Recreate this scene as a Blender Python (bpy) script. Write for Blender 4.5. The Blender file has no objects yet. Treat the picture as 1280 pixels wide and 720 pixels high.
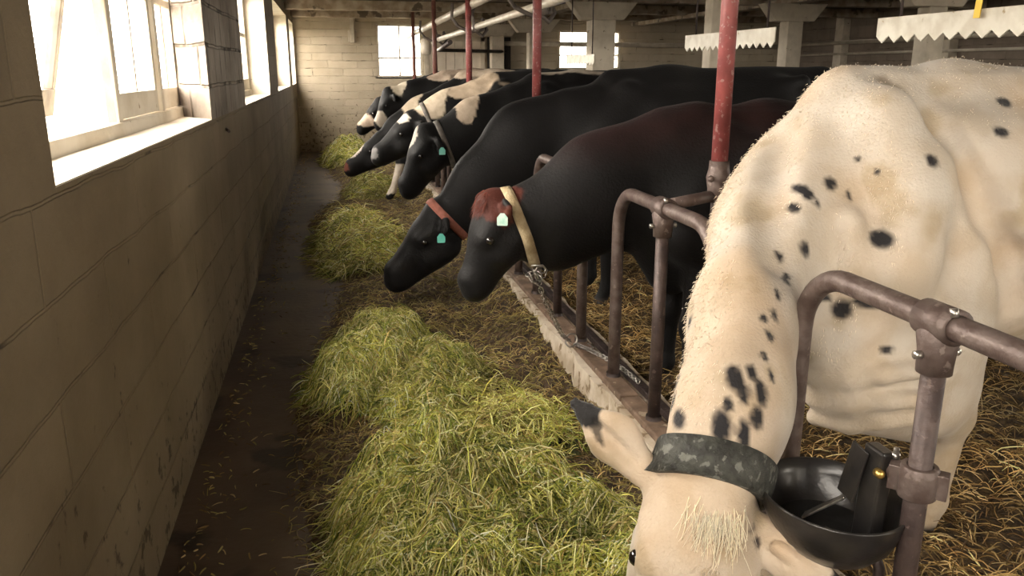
import bpy, math, random
import numpy as np
from mathutils import Vector, Matrix
random.seed(5)
RNG = np.random.default_rng(11)
sc = bpy.context.scene
COL = sc.collection
V3 = lambda *a: np.array(a, float)

# ------------------------------------------------------------------ camera
cam = bpy.data.cameras.new('camera'); camo = bpy.data.objects.new('camera', cam); COL.objects.link(camo)
cam.sensor_width = 36.0; cam.lens = 1014.0 / 1280.0 * 36.0; cam.clip_start = .05; cam.clip_end = 200
camo.location = (0, 0, 1.5)
camo.rotation_euler = (math.radians(90 - 15.07), 0, math.radians(-12.30))
sc.camera = camo

# ------------------------------------------------------------------ light
sc.view_settings.view_transform = 'Standard'
sc.view_settings.look = 'None'
sc.view_settings.gamma = 1.0
sc.view_settings.use_curve_mapping = False
sc.view_settings.exposure = 0.0
SKY_STRENGTH = 28.0
SKY_COLOUR = (1.0, 0.925, 0.83, 1)
W = bpy.data.worlds.new('overcast_sky'); sc.world = W; W.use_nodes = True
bg = W.node_tree.nodes['Background']; bg.inputs[0].default_value = SKY_COLOUR; bg.inputs[1].default_value = SKY_STRENGTH
sc.cycles.max_bounces = 10; sc.cycles.diffuse_bounces = 6; sc.cycles.transparent_max_bounces = 12
sc.cycles.sample_clamp_indirect = 6.0
try:
    sc.cycles.use_denoising = True
except Exception: pass

def portal(cx, cy, cz, sx, sy, rot):
    l = bpy.data.lights.new('window_daylight', 'AREA'); l.shape = 'RECTANGLE'; l.size = sx; l.size_y = sy
    l.cycles.is_portal = True
    o = bpy.data.objects.new('window_daylight', l); COL.objects.link(o); o.location = (cx, cy, cz); o.rotation_euler = rot
XL, XR, YB, YF, ZC = -0.6, 9.5, -3.0, 16.0, 2.45
# openings of the left wall: (y0, y1) at the inner face
SILL, HEAD = 1.25, 2.3
LWIN = [(-1.9, 0.9), (1.95, 4.47), (6.27, 8.9), (10.3, 13.5), (14.3, 15.9)]
FWIN = [(0.9, 1.75, 1.36, 2.32), (4.42, 5.70, 1.5, 2.24)]       # openings of the far wall x0,x1,z0,z1
RWIN = [(0.5, 2.6), (4.0, 6.1)]                                # right wall
BWIN = [(1.0, 3.0), (4.5, 6.5)]
for a, b in LWIN: portal(-.93, (a+b)/2, (SILL+HEAD)/2, HEAD-SILL, b-a, (0, math.radians(-90), 0))
for x0, x1, z0, z1 in FWIN: portal((x0+x1)/2, YF+.33, (z0+z1)/2, x1-x0, z1-z0, (math.radians(-90), 0, 0))
for a, b in RWIN: portal(XR+.33, (a+b)/2, 1.75, 1.0, b-a, (0, math.radians(90), 0))
for a, b in BWIN: portal((a+b)/2, YB-.33, 1.75, b-a, 1.0, (math.radians(90), 0, 0))

# ------------------------------------------------------------------ materials
def newmat(name):
    m = bpy.data.materials.new(name); m.use_nodes = True
    return m, m.node_tree, m.node_tree.nodes['Principled BSDF']
def nd(t, typ, **kw):
    n = t.nodes.new(typ)
    for k, v in kw.items():
        if k in n.inputs: n.inputs[k].default_value = v
        else: setattr(n, k, v)
    return n
def c4(c): return (c[0], c[1], c[2], 1)
def pm(name, c1, c2=None, scale=8, rough=.7, bump=.2, bscale=None, metal=0, attr=None, lo=.4, hi=.6, dist=.01, spec=.5, mixf=1.0, sheen=0, c3=None, s3=20, t3=.62):
    m, t, b = newmat(name); L = t.links
    tc = nd(t, 'ShaderNodeTexCoord')
    b.inputs['Roughness'].default_value = rough; b.inputs['Metallic'].default_value = metal
    b.inputs['Specular IOR Level'].default_value = spec
    if sheen: b.inputs['Sheen Weight'].default_value = sheen; b.inputs['Sheen Roughness'].default_value = .5
    n = nd(t, 'ShaderNodeTexNoise', Scale=scale, Detail=6); L.new(tc.outputs['Object'], n.inputs['Vector'])
    mr = nd(t, 'ShaderNodeMapRange'); mr.inputs[1].default_value = lo; mr.inputs[2].default_value = hi
    L.new(n.outputs[0], mr.inputs[0])
    mx = nd(t, 'ShaderNodeMix', data_type='RGBA'); mx.inputs[6].default_value = c4(c1); mx.inputs[7].default_value = c4(c2 or c1)
    L.new(mr.outputs[0], mx.inputs[0]); out = mx.outputs[2]
    if attr:
        at = nd(t, 'ShaderNodeAttribute', attribute_name=attr)
        m2 = nd(t, 'ShaderNodeMix', data_type='RGBA', blend_type='MULTIPLY'); m2.inputs[0].default_value = mixf
        L.new(at.outputs[0], m2.inputs[6]); L.new(out, m2.inputs[7]); out = m2.outputs[2]
    if c3:
        n3 = nd(t, 'ShaderNodeTexNoise', Scale=s3, Detail=4); L.new(tc.outputs['Object'], n3.inputs['Vector'])
        r3 = nd(t, 'ShaderNodeMapRange'); r3.inputs[1].default_value = t3; r3.inputs[2].default_value = t3 + .05
        L.new(n3.outputs[0], r3.inputs[0])
        m3 = nd(t, 'ShaderNodeMix', data_type='RGBA'); m3.inputs[7].default_value = c4(c3)
        L.new(r3.outputs[0], m3.inputs[0]); L.new(out, m3.inputs[6]); out = m3.outputs[2]
    L.new(out, b.inputs['Base Color'])
    if bump:
        n2 = nd(t, 'ShaderNodeTexNoise', Scale=bscale or scale*3, Detail=5); L.new(tc.outputs['Object'], n2.inputs['Vector'])
        bp = nd(t, 'ShaderNodeBump', Strength=bump, Distance=dist); L.new(n2.outputs[0], bp.inputs['Height']); L.new(bp.outputs[0], b.inputs['Normal'])
    return m

def wallmat(name, ax, c1, c2, dirt, bw=.44, bh=.208, mort=.008, bumpd=.012, jointcol=(.06,.045,.03), jf=.55, dirtz=(0.0,0.9), low=.5):
    """painted block wall: world position -> brick texture; dirt noise, a dirtier band low down"""
    m, t, b = newmat(name); L = t.links
    g = nd(t, 'ShaderNodeNewGeometry'); sp = nd(t, 'ShaderNodeSeparateXYZ'); L.new(g.outputs['Position'], sp.inputs[0])
    cb = nd(t, 'ShaderNodeCombineXYZ'); L.new(sp.outputs[ax], cb.inputs[0]); L.new(sp.outputs[2], cb.inputs[1])
    nw = nd(t, 'ShaderNodeTexNoise', Scale=3.0, Detail=4); L.new(g.outputs['Position'], nw.inputs['Vector'])
    vs = nd(t, 'ShaderNodeVectorMath', operation='SCALE'); vs.inputs['Scale'].default_value = .035; L.new(nw.outputs[1], vs.inputs[0])
    va = nd(t, 'ShaderNodeVectorMath', operation='ADD'); L.new(cb.outputs[0], va.inputs[0]); L.new(vs.outputs[0], va.inputs[1])
    br = nd(t, 'ShaderNodeTexBrick', Scale=1.0); br.inputs['Mortar Size'].default_value = mort; br.inputs['Brick Width'].default_value = bw
    br.inputs['Row Height'].default_value = bh; br.inputs['Mortar Smooth'].default_value = .6; L.new(va.outputs[0], br.inputs['Vector'])
    br.inputs['Color1'].default_value = (1,1,1,1); br.inputs['Color2'].default_value = (.86,.86,.86,1); br.inputs['Mortar'].default_value = (1,1,1,1)
    n1 = nd(t, 'ShaderNodeTexNoise', Scale=1.7, Detail=8, Roughness=.65); L.new(g.outputs['Position'], n1.inputs['Vector'])
    r1 = nd(t, 'ShaderNodeMapRange'); r1.inputs[1].default_value = .35; r1.inputs[2].default_value = .7; L.new(n1.outputs[0], r1.inputs[0])
    mx = nd(t, 'ShaderNodeMix', data_type='RGBA'); mx.inputs[6].default_value = c4(c1); mx.inputs[7].default_value = c4(c2); L.new(r1.outputs[0], mx.inputs[0])
    mb = nd(t, 'ShaderNodeMix', data_type='RGBA', blend_type='MULTIPLY'); mb.inputs[0].default_value = 1; L.new(mx.outputs[2], mb.inputs[6]); L.new(br.outputs[0], mb.inputs[7])
    # joints: dark only where a noise lets the paint crack
    nj = nd(t, 'ShaderNodeTexNoise', Scale=4.5, Detail=6); L.new(g.outputs['Position'], nj.inputs['Vector'])
    rj = nd(t, 'ShaderNodeMapRange'); rj.inputs[1].default_value = jf; rj.inputs[2].default_value = jf + .12; L.new(nj.outputs[0], rj.inputs[0])
    mj = nd(t, 'ShaderNodeMath', operation='MULTIPLY'); L.new(rj.outputs[0], mj.inputs[0]); L.new(br.outputs[1], mj.inputs[1])
    m3 = nd(t, 'ShaderNodeMix', data_type='RGBA'); m3.inputs[7].default_value = c4(jointcol); L.new(mj.outputs[0], m3.inputs[0]); L.new(mb.outputs[2], m3.inputs[6])
    # splashes and specks
    n4 = nd(t, 'ShaderNodeTexNoise', Scale=16, Detail=5, Roughness=.6); L.new(g.outputs['Position'], n4.inputs['Vector'])
    zr = nd(t, 'ShaderNodeMapRange'); zr.inputs[1].default_value = dirtz[0]; zr.inputs[2].default_value = dirtz[1]; zr.inputs[3].default_value = .16; zr.inputs[4].default_value = 0
    L.new(sp.outputs[2], zr.inputs[0])
    ad = nd(t, 'ShaderNodeMath', operation='ADD'); L.new(n4.outputs[0], ad.inputs[0]); L.new(zr.outputs[0], ad.inputs[1])
    r4 = nd(t, 'ShaderNodeMapRange'); r4.inputs[1].default_value = .70; r4.inputs[2].default_value = .76; r4.inputs[4].default_value = low + .3; L.new(ad.outputs[0], r4.inputs[0])
    m4 = nd(t, 'ShaderNodeMix', data_type='RGBA'); m4.inputs[7].default_value = c4(dirt); L.new(r4.outputs[0], m4.inputs[0]); L.new(m3.outputs[2], m4.inputs[6])
    L.new(m4.outputs[2], b.inputs['Base Color']); b.inputs['Roughness'].default_value = .8; b.inputs['Specular IOR Level'].default_value = .25
    n5 = nd(t, 'ShaderNodeTexNoise', Scale=30, Detail=6, Roughness=.7); L.new(g.outputs['Position'], n5.inputs['Vector'])
    iv = nd(t, 'ShaderNodeMath', operation='SUBTRACT'); iv.inputs[0].default_value = 1; L.new(br.outputs[1], iv.inputs[1])
    b1 = nd(t, 'ShaderNodeBump', Strength=.8, Distance=bumpd); L.new(iv.outputs[0], b1.inputs['Height'])
    b2 = nd(t, 'ShaderNodeBump', Strength=.45, Distance=.01); L.new(n5.outputs[0], b2.inputs['Height']); L.new(b1.outputs[0], b2.inputs['Normal'])
    L.new(b2.outputs[0], b.inputs['Normal'])
    return m

M = {}
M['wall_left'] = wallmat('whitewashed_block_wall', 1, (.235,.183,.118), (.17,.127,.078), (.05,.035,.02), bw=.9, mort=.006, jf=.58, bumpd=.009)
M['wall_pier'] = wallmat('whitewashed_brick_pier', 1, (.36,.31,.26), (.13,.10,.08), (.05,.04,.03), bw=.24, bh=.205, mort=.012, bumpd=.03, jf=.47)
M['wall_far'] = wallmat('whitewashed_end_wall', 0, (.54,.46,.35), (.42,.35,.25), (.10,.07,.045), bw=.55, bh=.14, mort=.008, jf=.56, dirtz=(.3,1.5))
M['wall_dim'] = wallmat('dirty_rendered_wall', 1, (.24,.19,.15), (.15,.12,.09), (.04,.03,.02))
M['white_paint'] = pm('flaking_white_paint', (.72,.66,.56), (.60,.53,.42), 5, .6, .3, 30, c3=(.30,.22,.13), s3=14, t3=.68)
M['white_wood'] = pm('old_white_wood', (.55,.48,.38), (.42,.36,.28), 5, .75, .5, 22, c3=(.12,.09,.06), s3=11, t3=.68)
M['dimmed_sash'] = pm('dimmed_sash_paint', (.17,.14,.105), (.10,.08,.06), 9, .75, .4, 22)  # cream paint of the swung-out sash, darkened in colour to offset the daylight glare
M['ceiling'] = pm('dusty_ceiling_boards', (.17,.13,.10), (.09,.07,.05), 3, .85, .5, 12, c3=(.05,.035,.025), s3=5, t3=.56)
M['beam'] = pm('cobwebbed_white_beam', (.42,.35,.27), (.26,.20,.14), 6, .85, .6, 16, c3=(.13,.10,.07), s3=5, t3=.60)
M['floor'] = pm('worn_alley_concrete', (.10,.066,.042), (.06,.038,.024), 2.4, .62, .35, 25, c3=(.03,.02,.013), s3=2.2, t3=.57)
M['stall'] = pm('stall_floor', (.12,.08,.045), (.07,.045,.025), 5, .8, .5, 20)
M['feed'] = pm('trampled_chaff', (.11,.066,.032), (.04,.024,.012), 22, .9, 1.0, 60, dist=.03, c3=(.20,.165,.055), s3=34, t3=.58)
M['haybase'] = pm('hay_inside', (.07,.075,.018), (.025,.028,.008), 26, .9, 1.0, 70, dist=.03)
M['strawbase'] = pm('straw_under_layer', (.13,.08,.03), (.045,.026,.012), 26, .9, 1.0, 70, dist=.03)
def blade_mat(name, trans=.3):
    m, t, b = newmat(name); at = nd(t, 'ShaderNodeAttribute', attribute_name='tint'); t.links.new(at.outputs[0], b.inputs['Base Color'])
    b.inputs['Roughness'].default_value = .55; b.inputs['Specular IOR Level'].default_value = .35
    tr = nd(t, 'ShaderNodeBsdfTranslucent'); t.links.new(at.outputs[0], tr.inputs[0]); mx = nd(t, 'ShaderNodeMixShader'); mx.inputs[0].default_value = trans
    t.links.new(b.outputs[0], mx.inputs[1]); t.links.new(tr.outputs[0], mx.inputs[2]); t.links.new(mx.outputs[0], t.nodes['Material Output'].inputs[0]); return m
M['blade'] = blade_mat('dry_stalks')
M['pipe'] = pm('rusty_galvanised_pipe', (.15,.112,.098), (.095,.064,.055), 22, .5, .3, 60, metal=.35, c3=(.22,.17,.15), s3=40, t3=.63)
M['postpipe'] = pm('shaded_dirty_pipe', (.095,.066,.058), (.055,.037,.034), 14, .5, .35, 60, metal=.3, c3=(.15,.11,.095), s3=40, t3=.63)  # centre posts: dirt plus backlit shade put into a darker brown
M['darkpipe'] = pm('grimy_dark_pipe', (.07,.05,.045), (.04,.027,.024), 20, .5, .3, 60, metal=.3)
M['redpost'] = pm('red_oxide_paint', (.26,.062,.058), (.17,.038,.036), 12, .5, .3, 60, c3=(.30,.17,.155), s3=55, t3=.60)
M['brownpost'] = pm('brown_painted_pipe', (.20,.08,.06), (.13,.05,.04), 12, .5, .3, 60)
M['milkpipe'] = pm('pale_plastic_pipe', (.62,.55,.46), (.50,.43,.34), 8, .35, .1)
M['rubber'] = pm('grey_rubber_hose', (.16,.13,.11), (.10,.08,.07), 20, .6, .2)
M['curb'] = pm('limed_curb_concrete', (.58,.50,.40), (.40,.32,.23), 9, .8, .5, 30, c3=(.2,.14,.08), s3=16, t3=.58)
M['plank'] = pm('manure_stained_plank', (.20,.13,.09), (.11,.07,.045), 10, .75, .6, 40, c3=(.32,.25,.18), s3=22, t3=.62)
M['steel'] = pm('bright_chain_steel', (.55,.52,.48), (.35,.32,.29), 60, .3, .1, metal=.9)
M['bowl'] = pm('black_enamel_bowl', (.022,.020,.020), (.04,.035,.03), 12, .28, .12, 50, metal=.2)
M['brass'] = pm('brass', (.75,.5,.15), None, 8, .3, 0, metal=.9)
M['water'] = pm('dark_water', (.02,.02,.02), None, 8, .05, .25, 9, spec=.8)
M['strip'] = pm('cream_zigzag_metal', (.60,.56,.47), (.48,.43,.34), 12, .45, .1, c3=(.3,.22,.12), s3=20, t3=.68)
M['yellow'] = pm('yellow_strap', (.75,.50,.05), None, 8, .5, .1)
M['collar_cream'] = pm('dirty_cream_webbing', (.50,.40,.25), (.36,.27,.15), 18, .8, .5, 120)
M['collar_pink'] = pm('salmon_webbing', (.36,.13,.095), (.25,.09,.065), 18, .8, .4, 120)
M['collar_grey'] = pm('grey_webbing', (.17,.15,.13), (.10,.09,.08), 18, .8, .4, 120)
M['collar_white'] = pm('grimy_dark_strap', (.055,.055,.045), (.025,.024,.02), 30, .7, .8, 60, c3=(.14,.14,.12), s3=45, t3=.58)
M['tag'] = pm('teal_ear_tag', (.10,.45,.36), (.14,.52,.42), 10, .4, 0)
M['tag_white'] = pm('pale_ear_tag', (.6,.75,.66), (.35,.62,.52), 40, .4, 0)
M['eye'] = pm('wet_dark_eye', (.012,.009,.008), None, 8, .06, 0, spec=.9)
M['coat_dark'] = pm('short_cow_hair', (1,1,1), (.8,.78,.76), 14, .62, .5, 90, attr='coat', dist=.006, sheen=.03, spec=.22)
M['coat_white'] = pm('short_white_cow_hair', (1,1,1), (.88,.84,.78), 9, .7, .5, 120, attr='coat', dist=.006, sheen=.15, spec=.25)
M['door'] = pm('cream_door_board', (.60,.52,.42), (.5,.42,.33), 3, .7, .2)
def glassmat():
    m = bpy.data.materials.new('dusty_window_glass'); m.use_nodes = True; t = m.node_tree; t.nodes.clear()
    o = nd(t, 'ShaderNodeOutputMaterial'); tr = nd(t, 'ShaderNodeBsdfTransparent'); gl = nd(t, 'ShaderNodeBsdfGlossy', Roughness=.05)
    tr.inputs[0].default_value = (.95,.95,.93,1)
    mx = nd(t, 'ShaderNodeMixShader'); fr = nd(t, 'ShaderNodeFresnel', IOR=1.3); t.links.new(fr.outputs[0], mx.inputs[0])
    t.links.new(tr.outputs[0], mx.inputs[1]); t.links.new(gl.outputs[0], mx.inputs[2]); t.links.new(mx.outputs[0], o.inputs[0]); return m
M['glass'] = glassmat()

# ------------------------------------------------------------------ helpers
class MB:
    def __init__(s): s.v = []; s.f = []; s.sm = []
    def add(s, vs, fs, smooth=False):
        o = len(s.v); s.v += [tuple(map(float, v)) for v in vs]; s.f += [tuple(i+o for i in f) for f in fs]; s.sm += [smooth]*len(fs)
    def box(s, x0, x1, y0, y1, z0, z1):
        vs = [(x0,y0,z0),(x1,y0,z0),(x1,y1,z0),(x0,y1,z0),(x0,y0,z1),(x1,y0,z1),(x1,y1,z1),(x0,y1,z1)]
        s.add(vs, [(0,3,2,1),(4,5,6,7),(0,1,5,4),(1,2,6,5),(2,3,7,6),(3,0,4,7)])
    def bar(s, a, b, w, h, up=(0,0,1)):
        a = V3(*a); b = V3(*b); d = b-a; d /= np.linalg.norm(d); u = V3(*up); l = np.cross(d, u); l /= np.linalg.norm(l); u = np.cross(l, d)
        vs = [p + l*sx*w/2 + u*sz*h/2 for p in (a, b) for sx, sz in ((-1,-1),(1,-1),(1,1),(-1,1))]
        s.add(vs, [(0,3,2,1),(4,5,6,7),(0,1,5,4),(1,2,6,5),(2,3,7,6),(3,0,4,7)])
    def tube(s, pts, r, n=14, closed=False):
        P = [V3(*p) for p in pts]; m = len(P); rs = r if hasattr(r, '__len__') else [r]*m
        tan = []
        for i in range(m):
            a = P[(i-1) % m] if (closed or i > 0) else P[i]; b = P[(i+1) % m] if (closed or i < m-1) else P[i]
            d = b-a; tan.append(d/np.linalg.norm(d))
        u = V3(0,0,1) if abs(tan[0][2]) < .9 else V3(1,0,0)
        vs = []
        for i in range(m):
            u = u - tan[i]*np.dot(u, tan[i]); u /= np.linalg.norm(u); w = np.cross(tan[i], u)
            for k in range(n):
                a = 2*math.pi*k/n; vs.append(P[i] + rs[i]*(math.cos(a)*u + math.sin(a)*w))
        fs = []
        for i in range(m if closed else m-1):
            j = (i+1) % m
            for k in range(n): fs.append((i*n+k, i*n+(k+1) % n, j*n+(k+1) % n, j*n+k))
        s.add(vs, fs, True)
        if not closed:
            o = len(s.v)-len(vs); s.f.append(tuple(o+k for k in range(n))[::-1]); s.f.append(tuple(o+(m-1)*n+k for k in range(n))); s.sm += [False]*2
    def lathe(s, c, prof, n=32, axis=(0,0,1)):
        ax = V3(*axis); ax /= np.linalg.norm(ax); u = np.cross(ax, V3(0,1,0) if abs(ax[1]) < .9 else V3(1,0,0)); u /= np.linalg.norm(u); w = np.cross(ax, u)
        vs = [V3(*c) + ax*z + r*(math.cos(2*math.pi*k/n)*u + math.sin(2*math.pi*k/n)*w) for r, z in prof for k in range(n)]
        fs = [(i*n+k, i*n+(k+1) % n, (i+1)*n+(k+1) % n, (i+1)*n+k) for i in range(len(prof)-1) for k in range(n)]
        s.add(vs, fs, True)
    def build(s, name, m, parent=None, bevel=0):
        me = bpy.data.meshes.new(name); off = V3(*parent_loc(parent))
        me.from_pydata([tuple(V3(*v)-off) for v in s.v], [], s.f); me.polygons.foreach_set('use_smooth', s.sm); me.materials.append(m); me.update()
        o = bpy.data.objects.new(name, me); COL.objects.link(o)
        if parent: o.parent = parent
        if bevel:
            b = o.modifiers.new('bevel', 'BEVEL'); b.width = bevel; b.segments = 2; b.limit_method = 'ANGLE'
        return o
def parent_loc(p):
    l = V3(0,0,0)
    while p is not None: l = l + V3(*p.location); p = p.parent
    return l
def tag(o, label=None, cat=None, group=None, kind=None):
    if label: o['label'] = label
    if cat: o['category'] = cat
    if group: o['group'] = group
    if kind: o['kind'] = kind
    return o
def thing(name, label, cat, loc=(0,0,0), group=None):
    o = bpy.data.objects.new(name, None); COL.objects.link(o); o.location = loc; o.empty_display_size = .1
    return tag(o, label, cat, group)
def struct(name, mb, m, parent=None, bevel=0):
    o = mb.build(name, m, parent, bevel)
    if parent is None: o['kind'] = 'structure'
    return o
def dup(root, loc, label=None, group=None):
    r = root.copy(); COL.objects.link(r); r.location = loc
    if label: r['label'] = label
    if group: r['group'] = group
    for ch in list(root.children):
        c = ch.copy(); COL.objects.link(c); c.parent = r
        for g in ch.children:
            d = g.copy(); COL.objects.link(d); d.parent = c
    return r
def np_mesh(name, V, F, mat, parent=None, colname=None, colours=None, smooth=True):
    me = bpy.data.meshes.new(name); V = np.asarray(V, np.float32) - parent_loc(parent).astype(np.float32); F = np.asarray(F, np.int32); k = F.shape[1]
    me.vertices.add(len(V)); me.vertices.foreach_set('co', V.ravel())
    me.loops.add(F.size); me.loops.foreach_set('vertex_index', F.ravel())
    me.polygons.add(len(F)); me.polygons.foreach_set('loop_start', np.arange(0, F.size, k, dtype=np.int32))
    me.polygons.foreach_set('use_smooth', np.full(len(F), smooth))
    me.update(calc_edges=True); me.validate()
    if colours is not None:
        a = me.color_attributes.new(colname, 'FLOAT_COLOR', 'POINT'); c = np.ones((len(V), 4), np.float32); c[:, :3] = colours; a.data.foreach_set('color', c.ravel())
    me.materials.append(mat); o = bpy.data.objects.new(name, me); COL.objects.link(o)
    if parent: o.parent = parent
    return o

# numpy value noise
def _hash(ix, iy, iz, seed):
    n = (ix*374761393 + iy*668265263 + iz*2147483647 + seed*1274126177) & 0xffffffff
    n = ((n ^ (n >> 13))*1274126177) & 0xffffffff
    return ((n ^ (n >> 16)) & 0xffff)/65535.0
def vnoise(x, y, z=0.0, seed=0):
    x = np.asarray(x, float); y = np.asarray(y, float); z = np.asarray(z, float) + x*0
    ix = np.floor(x).astype(np.int64); iy = np.floor(y).astype(np.int64); iz = np.floor(z).astype(np.int64)
    fx = x-ix; fy = y-iy; fz = z-iz; fx = fx*fx*(3-2*fx); fy = fy*fy*(3-2*fy); fz = fz*fz*(3-2*fz); r = 0
    for a in (0, 1):
        for b in (0, 1):
            for c in (0, 1):
                r = r + _hash(ix+a, iy+b, iz+c, seed)*(fx if a else 1-fx)*(fy if b else 1-fy)*(fz if c else 1-fz)
    return r
def fbm(x, y, z=0.0, seed=0, o=4):
    r = 0; a = .5
    for i in range(o): r = r + a*vnoise(x*2**i, y*2**i, np.asarray(z)*2**i, seed+i); a *= .5
    return r/(1-.5**o)

# ------------------------------------------------------------------ the room
w = MB(); XO = -0.9
def wallseg(w, y0, y1, z0, z1): w.box(XO, XL, y0, y1, z0, z1)
wallseg(w, YB, YF+.3, -.05, SILL); wallseg(w, YB, YF+.3, HEAD, ZC+.1)
ys = [YB] + [v for a in LWIN for v in a] + [YF+.3]
for i in range(0, len(ys), 2):
    a, b = ys[i], ys[i+1]
    if i == 4: continue
    # splayed reveals: the pier is narrower towards the outside
    a2 = a if i == 0 else a + .35*(.3 if i != 2 else .1); b2 = b if i == len(ys)-2 else b - .02
    vs = [(XO,a2,SILL),(XL,a,SILL),(XL,b,SILL),(XO,b2,SILL),(XO,a2,HEAD),(XL,a,HEAD),(XL,b,HEAD),(XO,b2,HEAD)]
    w.add(vs, [(0,3,2,1),(4,5,6,7),(0,1,5,4),(1,2,6,5),(2,3,7,6),(3,0,4,7)])
def paint_reveals(o):
    o.data.materials.append(M['white_paint'])
    for p in o.data.polygons:
        if abs(p.normal.y) > .6 or (abs(p.normal.z) > .9 and 1.2 < p.center.z < 2.35): p.material_index = 1
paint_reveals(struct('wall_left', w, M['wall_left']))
w = MB(); a, b = 4.47, 6.27
vs = [(XO,a+.48,SILL),(XL,a,SILL),(XL,b,SILL),(XO,b-.02,SILL),(XO,a+.48,HEAD),(XL,a,HEAD),(XL,b,HEAD),(XO,b-.02,HEAD)]
w.add(vs, [(0,1,5,4),(1,2,6,5),(2,3,7,6),(3,0,4,7)])
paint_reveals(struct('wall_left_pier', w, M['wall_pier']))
# far wall with two window openings and a recess
w = MB()
def xwall(w, y0, y1, wins, x0, x1, zt):
    xs = x0
    for (a, b, c, d) in wins:
        w.box(xs, a, y0, y1, -.05, zt); w.box(a, b, y0, y1, -.05, c); w.box(a, b, y0, y1, d, zt); xs = b
    w.box(xs, x1, y0, y1, -.05, zt)
xwall(w, YF, YF+.3, FWIN, XL, XR+.3, ZC+.1); struct('wall_far', w, M['wall_far'])
w = MB(); xwall(w, YB-.3, YB, [(a, b, 1.25, 2.25) for a, b in BWIN], XL-.3, XR+.3, ZC+.1); struct('wall_back', w, M['wall_far'])
w = MB(); y = YB
for a, b in RWIN: w.box(XR, XR+.3, y, a, -.05, ZC+.1); w.box(XR, XR+.3, a, b, -.05, 1.25); w.box(XR, XR+.3, a, b, 2.25, ZC+.1); y = b
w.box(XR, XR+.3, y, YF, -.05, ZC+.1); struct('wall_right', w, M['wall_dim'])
w = MB(); w.box(XL, XR, YB, YF, -.25, 0); struct('floor', w, M['floor'])
w = MB(); w.box(-60, 70, -60, 80, -.5, -.3); o = struct('ground', w, pm('dark_yard_earth', (.12,.11,.08), (.08,.075,.05), .5, .9, .2))
w = MB(); w.box(XL-.3, XR+.3, YB-.3, YF+.3, ZC+.1, ZC+.25)
y = YB
while y < YF:  # underside boards
    w.box(XL, XR, y+.004, y+.146, ZC+.075+random.uniform(-.006,.006), ZC+.12); y += .15
struct('ceiling', w, M['ceiling'])
k = 1
for yb, zb in [(-1.6,2.33),(0.9,2.33),(3.4,2.33),(5.9,2.36),(8.4,2.36),(10.9,2.36),(13.4,2.38),(15.55,2.40)]:
    w = MB(); w.box(XL, XR, yb-.09, yb+.09, zb, ZC+.09); w.box(XL, XR, yb+.1, yb+.16, zb+.05, ZC+.09)
    struct('trim_%d' % k, w, M['beam'], bevel=.012); k += 1

# ------------------------------------------------------------------ windows
def window(n, y0, y1, muls, tilt=True, jamb=None):
    """frame in the plane x=-0.8, sashes between the mullions; the first sash is top hung and swung out"""
    xf = -.80
    f = MB(); f.box(xf-.05, xf+.02, y0, y1, SILL, SILL+.055); f.box(xf-.05, xf+.02, y0, y1, HEAD-.05, HEAD)
    f.box(xf-.05, xf, y0, y0+.05, SILL+.055, HEAD-.05); f.box(xf-.05, xf, y1-.05, y1, SILL+.055, HEAD-.05)
    for m_ in muls: f.box(xf-.05, xf+.012, m_-.03, m_+.03, SILL+.055, HEAD-.05)
    fr = f.build('window_%d' % n, M['white_paint'], None, .004); fr['kind'] = 'structure'
    sl = MB(); sl.box(-.88, XL-.001, y0-.02, y1+.02, SILL-.02, SILL+.004); sl.build('window_sill', M['white_paint'], fr)
    edges = [y0+.05] + [v for m_ in muls for v in (m_-.03, m_+.03)] + [y1-.05]
    for i in range(0, len(edges), 2):
        a, b = edges[i]+.008, edges[i+1]-.008; z0, z1 = SILL+.06, HEAD-.055
        root = MB(); g = MB(); zt = z1
        ang = math.radians(13) if (tilt and i == 0) else 0
        def T(y, z, dx=0):
            d = zt - z; return (xf-.02+dx - d*math.sin(ang), y, zt - d*math.cos(ang))
        def rail(y_a, y_b, z_a, z_b, t=.035):
            vs = [T(y_a,z_a,-t/2),T(y_b,z_a,-t/2),T(y_b,z_b,-t/2),T(y_a,z_b,-t/2),T(y_a,z_a,t/2),T(y_b,z_a,t/2),T(y_b,z_b,t/2),T(y_a,z_b,t/2)]
            root.add(vs, [(0,1,2,3),(7,6,5,4),(0,4,5,1),(1,5,6,2),(2,6,7,3),(3,7,4,0)])
        rail(a, b, z0, z0+.10); rail(a, b, z1-.05, z1); rail(a, a+.045, z0+.1, z1-.05); rail(b-.045, b, z0+.1, z1-.05)
        if b-a > .5:
            rail((a+b)/2-.012, (a+b)/2+.012, z0+.1, z1-.05, .024); rail(a+.045, b-.045, z0+.50, z0+.535, .026)
        s = root.build('sash', M['dimmed_sash'] if ang else M['white_paint'], fr, .003)
        g.add([T(a+.045,z0+.1),T(b-.045,z0+.1),T(b-.045,z1-.05),T(a+.045,z1-.05)], [(0,1,2,3)]); g.build('pane', M['glass'], s)
    if tilt:
        p = MB(); m_ = muls[0]; p.bar((xf+.0, m_-.09, SILL+.06), (xf-.02, m_-.05, HEAD-.3), .03, .02); p.build('window_stay', M['white_wood'], fr)
    return fr
window(1, -1.9, 0.9, [-.6, .1])
window(2, 1.97, 4.88, [3.42, 4.28])
window(3, 6.25, 8.98, [7.6])
window(4, 10.28, 13.58, [11.9])
window(5, 14.28, 15.95, [15.1])
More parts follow.
